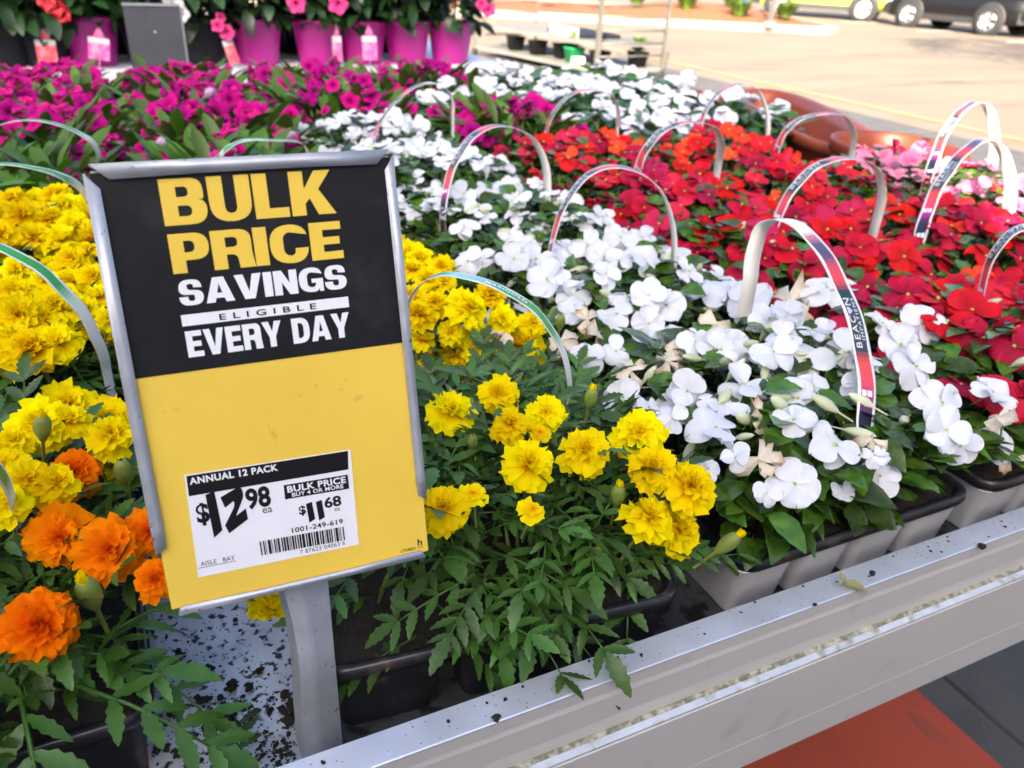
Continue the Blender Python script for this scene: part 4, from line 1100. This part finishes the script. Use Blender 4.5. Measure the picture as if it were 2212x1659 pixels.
# fallen bits
b = MB(); b.join(LEAF['marigold'][1])
o = obj('fallen_leaf', b.mesh('fallen_leaf', 'leaf_marigold_part'), None, un(505, 1655, ZD + .012), rotz(1.35) @ roty(.05), 1.0)
tag(o, 'small marigold leaf lying on the bare deck among spilled soil', 'leaf')
b = MB(); b.join(LEAF['impatiens'][2], rotz(.4)); v, f = leaf_blade(.014, .005, random.Random(3), 6, .8, -.5); b.add(v, f, 0, rotz(2.2), (.004, .002, .004)); v, f = leaf_blade(.016, .006, random.Random(4), 6, .9, -.4); b.add(v, f, 0, rotz(-1.4), (0, 0, .003))
o = obj('wilted_sprig', b.mesh('wilted_sprig', 'leaf_pale'), None, un(1815, 1262, .0035), rotz(-.9), .55)
tag(o, 'pale wilted sprig lying on the rail below the white impatiens', 'sprig')

# ------------------------------------------------------------------ second bench with potted mandevillas
YB = 3.06
bench2 = thing('plant_bench', (0, YB, 0), 'white bench behind the petunias carrying potted mandevillas', 'bench')
b = MB(); b.box(-1.6, 1.62, 0, .012, ZR - .05, ZR + .004); obj('front_rail', b.mesh('front_rail', 'bench_white', False), bench2)
b = MB(); b.box(-1.6, 1.62, .0125, 1.1, ZR - .03, ZR); obj('deck_panel', b.mesh('deck_panel', 'bench_white', False), bench2)
for x in (-1.5, 1.52):
    for y in (.06, 1.0):
        b = MB(); b.box(x - .03, x + .03, y - .03, y + .03, .001, ZR - .0305); obj('leg', b.mesh('leg', 'aluminium', False), bench2)
def pot_mesh(ma):
    b = MB(); b.lathe([(.0, .0), (.074, 0), (.076, .004), (.098, .148), (.104, .150), (.106, .154), (.106, .166), (.102, .168), (.098, .166), (.096, .145), (0, .143)], 28)
    return b.mesh('pot', ma)
POT = {'m': pot_mesh('pot_magenta'), 'k': pot_mesh('pot_black')}
def bush(seed, n=330):
    rg = random.Random(seed); b = MB()
    for i in range(n):
        h = rg.uniform(0, 1); rad = (.06 + .10 * math.sin(math.pi * min(1, .15 + h * .75))) * rg.uniform(.35, 1.05)
        a = rg.uniform(0, 6.283); P = (rad * math.cos(a), rad * math.sin(a), .16 + .48 * h)
        b.join(rg.choice(LEAF['mandevilla']), rotz(a + rg.uniform(-.7, .7)) @ roty(rg.uniform(-.5, .9)) @ rotx(rg.uniform(-.5, .5)), P, rg.uniform(.75, 1.1))
    return b.mesh('mandevilla_foliage', 'leaf_mandevilla')
BUSH = [bush(i) for i in range(4)]
b = MB()
for i in range(6):
    a = i * 1.05; b.tube([(.02 * math.cos(a), .02 * math.sin(a), .14), (.03 * math.cos(a + .5), .03 * math.sin(a + .5), .36), (.05 * math.cos(a), .05 * math.sin(a), .58)], [.004, .003, .002], 5)
VST = b.mesh('stems', 'stem_green')
b = MB(); b.lathe([(0, .150), (.097, .149)], 16); PSOIL = b.mesh('soil', 'soil')
MF = {c: petunia_mesh(31, 'mandevilla_' + c, .034) for c in ('red', 'pink', 'white')}
def mandevilla(px, kind, label, y=YB + .17, seed=0, group='potted mandevillas on the white bench', flowers=()):
    x = un(px, 147, 0.0)[0] * (y + .3156) / (un(px, 147, 0.0)[1] + .3156) if y < YB + .3 else px
    t = thing('mandevilla_plant', (x, y, ZR + .0005), label, 'potted plant', group, seed * 1.3)
    obj('pot', POT[kind], t); obj('soil', PSOIL, t); tag(obj('foliage', BUSH[seed % 4], t), kind='stuff'); obj('stems', VST, t)
    for (fx, fy, c, sz) in flowers:
        d = ray(fx, fy); yy = y - .16; P = CAM + d * ((yy - CAM[1]) / d[1])
        obj('flower', MF[c], t, to_local(t, P), rotz(-t.rotation_euler[2]) @ frame((-.3, -1, .15), fx), sz)
    return t
mandevilla(22, 'k', 'mandevilla in a black pot at the far left picture edge', seed=0, flowers=[(118, 12, 'red', 1.0), (100, 2, 'red', .9), (135, 30, 'red', .8)])
mandevilla(108, 'k', 'mandevilla in a black pot with a red tag, left of the first magenta pot', seed=1)
mandevilla(208, 'm', 'mandevilla in the magenta pot partly behind the grey sign board', seed=2)
mandevilla(330, 'k', 'white flowered mandevilla in a black pot behind the grey sign board', seed=3, flowers=[(372, 8, 'white', 1.1), (392, 30, 'white', .8)])
mandevilla(440, 'k', 'mandevilla in a black pot between the grey board and a magenta pot', seed=4, flowers=[(490, 70, 'pink', .8), (470, 55, 'pink', .7), (476, 38, 'pink', .55)])
mandevilla(561, 'm', 'mandevilla in the second magenta pot from the left', seed=5)
mandevilla(690, 'm', 'mandevilla in the third magenta pot from the left', seed=6, flowers=[(640, 8, 'pink', 1.0)])
mandevilla(786, 'm', 'mandevilla in the magenta pot behind two hanging tags', seed=7, flowers=[(730, 8, 'pink', 1.1)])
mandevilla(880, 'm', 'mandevilla in the magenta pot second from the right end', seed=8)
mandevilla(972, 'm', 'mandevilla in the magenta pot at the right end of the white bench', seed=9, flowers=[(1055, 20, 'pink', .9), (1040, 8, 'pink', .7)])
for k in range(9):
    mandevilla(-.62 + .235 * k, 'k', 'rear row mandevilla, %s from the left' % 'first second third fourth fifth sixth seventh eighth ninth'.split()[k], y=YB + .55, seed=k + 3, group='mandevillas in the rear row')
# tags stuck in the pots
def tag_thing(px, py, w, h, ma, label, lean=0.0, y=YB + .035):
    d = ray(px, py); P = CAM + d * ((y - CAM[1]) / d[1]); k = mpp(P); w, h = w * k, h * k
    t = thing('plant_tag', P, label, 'plant tag', 'tags on the mandevilla pots'); t.rotation_euler = (R(-8), R(lean), R(-8))
    b = MB(); b.box(-w / 2, w / 2, 0, .0012, -h, -h * .24); obj('picture_panel', b.mesh('picture_panel', ma, False), t)
    b = MB(); b.box(-w / 2, w / 2, -.0004, .0014, -h * .24 + .0003, 0); obj('white_panel', b.mesh('white_panel', 'tag_white', False), t)
    b = MB(); b.add([(-w * .3, 0, .0003), (w * .3, 0, .0003), (w * .06, 0, h * .45), (-w * .06, 0, h * .45), (-w * .3, .0012, .0003), (w * .3, .0012, .0003), (w * .06, .0012, h * .45), (-w * .06, .0012, h * .45)], [(0, 1, 2, 3), (7, 6, 5, 4), (0, 3, 7, 4), (1, 5, 6, 2), (3, 2, 6, 7)]); obj('hanger', b.mesh('hanger', ma, False), t)
    b = MB(); b.tube([(0, .002, h * .4), (0, .006, 0), (0, .008, -h * 1.5)], .0012, 5); obj('stick', b.mesh('stick', 'tag_white', False), t)
tag_thing(96, 86, 40, 46, 'tag_red', 'red plant tag at the far left black pot', 0)
tag_thing(213, 82, 42, 44, 'tag_pink', 'pink tag before the magenta pot beside the grey board', 8)
tag_thing(490, 86, 22, 50, 'tag_red', 'narrow red tag hanging beside a pink flower', -14)
tag_thing(727, 78, 20, 52, 'tag_pink', 'narrow pink tag between two magenta pots', 0)
tag_thing(797, 78, 32, 48, 'tag_pink', 'wide pink tag hanging on a magenta pot', 0)
# grey back of another sign, standing among the petunias
yy = 2.30; d = ray(264, 12); P = CAM + d * ((yy - CAM[1]) / d[1]); d2 = ray(388, 20); P2 = CAM + d2 * ((yy - CAM[1]) / d2[1])
w2 = P2[0] - P[0]
t = thing('sign_board', (P[0], yy, ZR + ZD), 'plain dark grey back of a sign standing among the petunias', 'sign')
zt = P[2] - ZR - ZD
b = MB(); b.box(0, w2, 0, .003, zt - w2 * 1.6, zt); obj('back_plate', b.mesh('back_plate', 'grey_back', False), t)
b = MB(); b.box(-.001, w2 + .001, -.003, .005, zt + .0002, zt + .007); obj('top_channel', b.mesh('top_channel', 'galvanised', False), t)
b = MB(); b.box(w2 + .0002, w2 + .005, -.002, .004, zt - w2 * 1.6, zt); obj('side_channel', b.mesh('side_channel', 'galvanised', False), t)
b = MB(); b.box(w2 * .42, w2 * .58, .0035, .006, .001, zt - .05); obj('stake', b.mesh('stake', 'galvanised', False), t)
b = MB(); b.lathe([(.0035, 0), (.003, .0015), (0, .002)], 10); o = obj('rivet', b.mesh('rivet', 'galvanised'), t, (w2 * .5, -.0003, zt - w2 * .45), rotx(R(90)))

# ------------------------------------------------------------------ terracotta troughs at the end of the bench
stand = thing('trough_stand', (2.2, 1.9, 0), 'low grey stand under the terracotta troughs', 'stand')
b = MB(); b.box(-.42, .75, -1.1, 1.5, ZR - .36, ZR - .33); obj('top_board', b.mesh('top_board', 'cart_shelf', False), stand)
for x, y in ((-.38, -1.05), (.7, -1.05), (-.38, 1.45), (.7, 1.45)):
    b = MB(); b.box(x - .02, x + .02, y - .02, y + .02, .001, ZR - .3602); obj('leg', b.mesh('leg', 'cart_steel', False), stand)
def trough(pa, pb, z, label, wid=.26, dz=.30, tilt=0):
    A_, B_ = un(*pa, z), un(*pb, z); L = np.linalg.norm(A_ - B_); c = (A_ + B_) / 2
    t = thing('planter_trough', (c[0], c[1], ZR - .3295), label, 'planter', 'terracotta troughs', math.atan2(A_[1] - B_[1], A_[0] - B_[0]))
    hh = ZR + z - (ZR - .3295)
    ex = lambda a, q, zz: (math.copysign(abs(math.cos(a)) ** q, math.cos(a)), math.copysign(abs(math.sin(a)) ** q, math.sin(a)), zz)
    def ring(s, zz): return [(p[0] * s * L / 2, p[1] * (s * L / 2 - L / 2 + wid / 2), zz) for p in (ex(2 * math.pi * j / 36, .75, zz) for j in range(36))]
    b = MB(); b.loft([ring(.80, 0), ring(.83, .01), ring(.95, hh - .04), ring(.97, hh - .032), ring(1.0, hh - .03), ring(1.01, hh - .006), ring(.99, hh), ring(.955, hh - .004), ring(.94, hh - .035), ring(.80, .02)], 0, True); obj('shell', b.mesh('shell', 'terracotta'), t)
    b = MB(); b.lathe([(.035, .02), (.03, .05), (.012, .055), (.012, .03)], 16); obj('drain_boss', b.mesh('drain_boss', 'terracotta'), t, (-L * .2, 0, .002))
    return t
trough((1640, 190), (1862, 318), .07, 'terracotta trough in the middle, seen into from above')
trough((1866, 282), (2030, 345), .10, 'terracotta trough nearest the sunlit pink impatiens')
trough((1432, 186), (1600, 240), .0, 'terracotta trough farthest away behind the periwinkle')

# ------------------------------------------------------------------ nursery cart
C3, C4 = un(1285, 178, -ZR - .02), un(1426, 172, -ZR - .02)
ex_ = C4 - C3; ez = np.array([0, 0, 1.0]); 
C1 = np.array([5.15, 11.75, 0]); C2 = C1 + ex_; C2[2] = 0
cart = thing('nursery_cart', (C3[0], C3[1], -.02), 'tall steel nursery cart with ladder ends and wooden shelves', 'cart')
def cl(p): return np.array([p[0] - C3[0], p[1] - C3[1], 0])
L1, L2, L3, L4 = cl(C1), cl(C2), cl(C3), cl(C4)
for p, r in ((L1, .022), (L2, .014), (L3, .026), (L4, .02)):
    b = MB(); b.box(p[0] - r, p[0] + r, p[1] - r, p[1] + r, .12, 1.9); obj('post', b.mesh('post', 'cart_steel', False), cart)
    b = MB(); b.lathe([(.0, -.02), (.05, -.018), (.06, 0), (.05, .018), (0, .02)], 14); obj('caster', b.mesh('caster', 'tyre'), cart, (p[0], p[1], .061), rotx(R(90)))
for a, c in ((L1, L2), (L3, L4)):
    for z in (.30, .45, .60, .75, .90, 1.05, 1.2, 1.35):
        b = MB(); b.tube([a + (0, 0, z), c + (0, 0, z)], .012, 6); obj('rung', b.mesh('rung', 'cart_steel'), cart)
SHZ = (.13, .44)
for k, z in enumerate(SHZ):
    b = MB()
    v = [L1, L2, L4, L3]; b.loft([[p + (0, 0, z - .025) for p in v], [p + (0, 0, z + .02) for p in v]], 0, True); obj('shelf', b.mesh('shelf', 'cart_shelf', False), cart)
def small_pot(u, v_, k, ma, plant, label):
    P = C3 + (C1 - C3) * u + ex_ * v_
    t = thing('nursery_pot', (P[0], P[1], -.02 + SHZ[k] + .0205), label, 'plant pot', 'pots on the nursery cart')
    b = MB(); b.loft([rrect(.085, .085, .02, 0), rrect(.11, .11, .025, .17), rrect(.118, .118, .025, .172), rrect(.118, .118, .025, .19), rrect(.105, .105, .025, .19), rrect(.10, .10, .02, .16)], 0, True); obj('pot', b.mesh('pot', ma), t)
    if plant:
        rg = random.Random(int(u * 100)); b = MB()
        for i in range(90):
            a = rg.uniform(0, 6.3); b.join(rg.choice(LEAF['vinca']), rotz(a) @ roty(-rg.uniform(.2, 1.2)), (.06 * math.cos(a) * rg.random(), .06 * math.sin(a) * rg.random(), .18 + .12 * rg.random()), 1.9)
        tag(obj('foliage', b.mesh('foliage', 'grass'), t), kind='stuff')
    if ma == 'green_pot':
        b = MB(); b.box(-.10, .10, -.118, -.112, .0, .085); obj('label_panel', b.mesh('label_panel', 'tag_white', False), t)
for i, (u, v_, ma, pl, lb) in enumerate([(.25, .18, 'green_pot', True, 'bright green pot with leafy plant on the cart'), (.55, .2, 'pot_black', False, 'empty black pot on the cart, left of two'), (.75, .22, 'pot_black', False, 'leftmost empty black pot on the cart'), (.10, .25, 'pot_black', False, 'black pot beside the front cart post'), (.05, .72, 'pot_black', True, 'leafy plant in a black pot between the cart rungs'), (.40, .30, 'pot_black', False, 'black pot just left of the green pot')]):
    small_pot(u, v_, 0, ma, pl, lb)
tr_ = thing('plug_tray', (C3[0] + (C1 - C3)[0] * .35 + ex_[0] * .5, C3[1] + (C1 - C3)[1] * .35 + ex_[1] * .5, -.02 + SHZ[1] + .0205), 'black plug tray lying on the upper cart shelf', 'tray')
b = MB(); b.bbox(-.30, .30, -.5, .5, 0, .05, .02); obj('tray_body', b.mesh('tray_body', 'pot_black', False), tr_)
for k in range(5):
    b = MB(); b.box(-.31, -.306, -.40 + k * .17, -.29 + k * .17, .0, .11); obj('tag', b.mesh('tag', 'tag_white', False), tr_)

# ------------------------------------------------------------------ planted island, pole, cars, tree
KB, KA = un(1806, 74, -ZR), un(1474, 57, -ZR)
dirk = unit(np.array([KA[0] - KB[0], KA[1] - KB[1], 0])); nrk = np.array([-dirk[1], dirk[0], 0])
if nrk[1] < 0: nrk = -nrk
def isl(s, t, z): return np.array([KB[0], KB[1], 0]) + dirk * s + nrk * t + np.array([0, 0, z])
outline = [(0.2, .0), (-.25, .6), (-.3, 2.5), (.2, 5.2), (2, 6.5), (16, 6.5), (16, 0)]
def inset(k): return [(s + (k if s < 8 else -k) * (0 if 1 < s < 15 else 1), t + (k if t < 3 else -k)) for s, t in outline]
b = MB(); b.loft([[isl(s, t, -.02) for s, t in outline], [isl(s, t, .125) for s, t in outline], [isl(s, t, .14) for s, t in inset(.02)], [isl(s, t, .14) for s, t in inset(.17)], [isl(s, t, .09) for s, t in inset(.175)]])
tag(obj('kerb', b.mesh('kerb', 'kerb', False)), kind='structure')
rg = random.Random(9)
b = MB(); b.grid(lambda u, v: isl(.1 + 15.6 * u, .19 + 6.0 * v, .12 + .28 * math.sin(math.pi * v) * math.sin(math.pi * min(1, u * 3)) + .03 * math.sin(u * 90) * math.sin(v * 50)), 60, 24)
tag(obj('mulch_bed', b.mesh('mulch_bed', 'mulch')), 'orange brown bark mulch covering the kerbed island', 'mulch', kind='stuff')
def tuft(seed, n=260):
    rg = random.Random(seed); b = MB()
    for i in range(n):
        a = rg.uniform(0, 6.283); l = rg.uniform(.25, .55); r0 = rg.uniform(0, .12); lean = rg.uniform(.2, .9)
        p0 = np.array([r0 * math.cos(a), r0 * math.sin(a), 0]); d = np.array([math.cos(a) * lean, math.sin(a) * lean, 1]); d = unit(d)
        sd_ = np.array([-math.sin(a), math.cos(a), 0]) * .008
        p1 = p0 + d * l * .6; p2 = p0 + d * l + np.array([math.cos(a), math.sin(a), -1.2]) * l * .22
        b.add([p0 - sd_, p0 + sd_, p1 + sd_, p1 - sd_, p2], [(0, 1, 2, 3), (3, 2, 4)])
    return b.mesh('blades', 'grass')
TUFT = [tuft(i) for i in range(3)]
spots = [((1.0, 1.1), 'grass clump nearest the end of the kerbed island'), ((2.0, 2.6), 'grass clump beside the pole on the island'), ((2.2, .95), 'grass clump before the pole on the island'), ((3.4, 1.7), 'grass clump just left of the pole on the island'), ((4.6, 2.4), 'grass clump behind the left end of the kerb stretch'), ((5.6, 3.4), 'tall grass clump near the top picture edge'), ((7.0, 2.8), 'grass clump seen through the right end of the cart'), ((8.6, 3.0), 'grass clump seen through the middle of the cart'), ((10.4, 3.2), 'grass clump seen through the left end of the cart')]
for i, ((s, t_), lb) in enumerate(spots):
    p = isl(s, t_, .16 + .18 * math.sin(math.pi * t_ / 6)); t = thing('grass_clump', p, lb, 'grass clump', 'grass clumps on the island', i)
    o = obj('blades', TUFT[i % 3], t, None, None, 1.25); tag(o, kind='stuff')
pp = un(1664, 43, -ZR + .25)
t = thing('street_pole', (pp[0], pp[1], .12), 'pale square pole standing in the planted island', 'pole')
b = MB(); b.box(-.045, .045, -.045, .045, 0, 2.6); obj('shaft', b.mesh('shaft', 'cart_steel', False), t)
b = MB(); b.box(-.09, .09, -.09, .09, -.02, .10); obj('foot', b.mesh('foot', 'kerb', False), t)
b = MB(); b.box(-.23, .23, -.052, -.0455, 2.0, 2.55); obj('plate', b.mesh('plate', 'plate', False), t)
bp = un(1597, 8, -ZR + .2)
t = thing('blue_bin', (bp[0] * 1.05, bp[1] * 1.05, -.02), 'blue bin far across the car park', 'bin')
b = MB(); b.loft([rrect(.20, .20, .05, 0), rrect(.26, .26, .05, .85)], 0, True); obj('tub', b.mesh('tub', 'blue_barrel'), t)
b = MB(); b.loft([rrect(.28, .28, .05, .852), rrect(.28, .28, .05, .90), rrect(.22, .22, .05, .95)], 0, True); obj('lid', b.mesh('lid', 'blue_barrel'), t)

def car(loc, heading, paint, label, L=4.4, Wd=1.82, Hh=1.66, wb=2.62, wr=.355, clad=True, rear_tail=True):
    """x is forward; origin on the ground under the middle of the car"""
    t = thing('parked_car', loc, label, 'car', 'cars parked across the lot', heading)
    w = Wd / 2
    xs = [-L / 2, -L / 2 + .12, -L / 2 + .5, -wb / 2, -.3, .4, wb / 2 - .35, wb / 2 + .35, L / 2 - .25, L / 2]
    hood = [.78, .92, .98, 1.0, 1.0, 1.0, .99, .93, .84, .62]; bot = [.42, .32, .28, .26, .25, .25, .25, .26, .30, .40]; ws = [.80, .94, .985, 1, 1, 1, 1, .98, .90, .74]
    b = MB(); rings = []
    for x, h, z0, s in zip(xs, hood, bot, ws):
        q = w * s
        rings.append([(x, -q * .96, z0), (x, -q, z0 + .18), (x, -q, (z0 + h) / 2 + .06), (x, -q * .97, h - .08), (x, -q * .90, h), (x, q * .90, h), (x, q * .97, h - .08), (x, q, (z0 + h) / 2 + .06), (x, q, z0 + .18), (x, q * .96, z0)])
    b.loft(rings, 0, True); obj('body', b.mesh('body', paint), t)
    rf = [(-L / 2 + .12, .955), (-L / 2 + .38, Hh - .06), (-.7, Hh), (.2, Hh - .02), (wb / 2 - .35, 1.0)]
    b = MB(); b.loft([[(x, -w * .90 + (z - .95) * .20, z if k else z), (x, w * .90 - (z - .95) * .20, z), (x, w * .88 - (z - .95) * .20, .93), (x, -w * .88 + (z - .95) * .20, .93)] for k, (x, z) in enumerate(rf)], 0, True); cab = obj('cabin', b.mesh('cabin', paint, False), t)
    for s in (-1, 1):
        for xa, xb in ((-L / 2 + .62, -.62), (-.54, .32)):
            b = MB(); zt_ = Hh - .16
            yy0 = s * (w * .90 + .004); yy1 = s * (w * .90 - (zt_ - .95) * .20 + .004)
            b.add([(xa, yy0, 1.0), (xb + (.28 if xb > 0 else 0), yy0, 1.0), (xb, yy1, zt_), (xa + .05, yy1, zt_)], [(0, 1, 2, 3)]); obj('window', b.mesh('window', 'car_glass', False), cab)
    for sx2 in (-1, 1):
        for s in (-1, 1):
            cx_ = sx2 * wb / 2
            b = MB(); b.lathe([(wr + .085, -.012), (wr + .09, .012), (wr + .02, .016), (0, .010)], 28); obj('wheel_arch', b.mesh('wheel_arch', 'car_trim'), t, (cx_, s * (w - .002), wr + .03), rotx(R(-90) * s))
            wh = obj('wheel', None, t) if False else None
            b = MB(); b.lathe([(wr * .66, -.10), (wr * .94, -.11), (wr, -.08), (wr, .08), (wr * .94, .11), (wr * .68, .105), (wr * .66, .05)], 30); wh = obj('wheel', b.mesh('wheel', 'tyre'), t, (cx_, s * (w - .055), wr), rotx(R(-90) * s))
            b = MB(); b.lathe([(wr * .67, .10), (wr * .63, .108), (wr * .60, .07), (0, .05)], 30)
            for k in range(5):
                for e in (-.16, .16):
                    a = 2 * math.pi * k / 5
                    b.tube([(.03 * math.cos(a), .03 * math.sin(a), .095), (wr * .62 * math.cos(a + e), wr * .62 * math.sin(a + e), .098)], [.03, .022], 5)
            b.lathe([(.05, .098), (.045, .112), (0, .114)], 14)
            obj('rim', b.mesh('rim', 'alloy'), wh)
    if clad:
        for s in (-1, 1):
            b = MB(); b.box(-wb / 2 + wr + .08, wb / 2 - wr - .08, s * w - .012 * (1 if s > 0 else 1), s * w + .012, .26, .42); obj('sill_trim', b.mesh('sill_trim', 'car_trim', False), t)
    b = MB(); b.loft([[(-L / 2 - .04, -w * .84, z), (-L / 2 - .04, w * .84, z), (-L / 2 + .25, w * .97, z), (-L / 2 + .25, -w * .97, z)] for z in (.34, .62)], 0, True); bm = obj('rear_bumper', b.mesh('rear_bumper', 'car_trim', False), t)
    b = MB(); b.loft([[(L / 2 + .03, -w * .74, z), (L / 2 + .03, w * .74, z), (L / 2 - .30, w * .93, z), (L / 2 - .30, -w * .93, z)] for z in (.32, .56)], 0, True); obj('front_bumper', b.mesh('front_bumper', 'car_trim', False), t)
    b = MB(); b.box(-L / 2 - .05, -L / 2 - .042, -.17, .17, .46, .60); obj('number_plate', b.mesh('number_plate', 'plate', False), bm)
    for s in (-1, 1):
        b = MB(); b.box(-L / 2 + .0, -L / 2 + .14, s * w * .84 - .10, s * w * .84 + .10, .74, .90); obj('tail_light', b.mesh('tail_light', 'tail_red', False), t)
        b = MB(); b.box(L / 2 - .30, L / 2 - .10, s * w * .80 - .14, s * w * .80 + .10, .66, .78); obj('headlight', b.mesh('headlight', 'plate', False), t)
    for s in (-1, 1):
        b = MB(); b.box(.62, .82, s * (w + .08) - .08, s * (w + .08) + .08, .98, 1.12); obj('mirror', b.mesh('mirror', paint, False), t)
    return t
# the black car: both near wheels seen on the ground
WF, WR = un(1958, 57, -ZR), un(2128, 75, -ZR)
hd = math.atan2(WF[1] - WR[1], WF[0] - WR[0]); c = (WF + WR) / 2; side = np.array([math.sin(hd), -math.cos(hd)])
if side @ (CAM[:2] - c[:2]) > 0: side = -side
car((c[0] + side[0] * .86, c[1] + side[1] * .86, -.02), hd, 'car_black', 'black car with silver alloy wheels parked side on', wb=float(np.linalg.norm(WF - WR)))
g = un(1793, 44, -ZR); car((g[0] + 1.2, g[1] + 1.6, -.02), R(128), 'car_lime', 'lime green car with black rear bumper beside the island')
g = un(1935, 34, -ZR); car((g[0] + 3.4, g[1] + 3.2, -.02), R(95), 'car_silver', 'silver car half hidden behind the black one')
g = un(2212, 85, -ZR); car((g[0] + 2.6, g[1] - 1.7, -.02), hd, 'car_black', 'dark car at the right picture edge')
g = un(1480, 2, -ZR); car((g[0] + 1, g[1] + 6, -.02), R(20), 'car_black', 'distant dark car beyond the planted island')

# tree beside the lot (its shade falls on the parked cars)
tb = np.array([13.0, 4.6, -.02]); t = thing('shade_tree', tb, 'broad shade tree beside the car park, out of the picture', 'tree')
b = MB(); b.tube([(0, 0, 0), (.1, .05, 1.6), (.05, .1, 3.2), (.2, .1, 5.2)], [.20, .15, .12, .05], 10); trk = obj('trunk', b.mesh('trunk', 'bark'), t)
rg = random.Random(4); b = MB()
for i in range(9):
    a = i * .7; z = 2.4 + .28 * i
    b.tube([(.08, .06, z), (.9 * math.cos(a), .9 * math.sin(a), z + .6), (2.2 * math.cos(a + .2), 2.2 * math.sin(a + .2), z + 1.0)], [.06, .045, .015], 6)
obj('limb', b.mesh('limb', 'bark'), trk)
b = MB()
for c_ in range(80):
    a = rg.uniform(0, 6.283); r = 2.7 * math.sqrt(rg.random()); z = 3.4 + 2.2 * rg.random() * (1 - (r / 3.4) ** 2) + .4
    for k in range(55):
        q = np.array([r * math.cos(a), r * math.sin(a), z]) + np.array([rg.gauss(0, .26), rg.gauss(0, .26), rg.gauss(0, .2)])
        v, f = leaf_blade(.13, .045, rg, 2, .2, .3); b.add(v, f, 0, frame((rg.uniform(-1, 1), rg.uniform(-1, 1), 1), rg.uniform(0, 6.3)), q)
tag(obj('crown', b.mesh('crown', 'tree_leaf', False), t), kind='stuff')
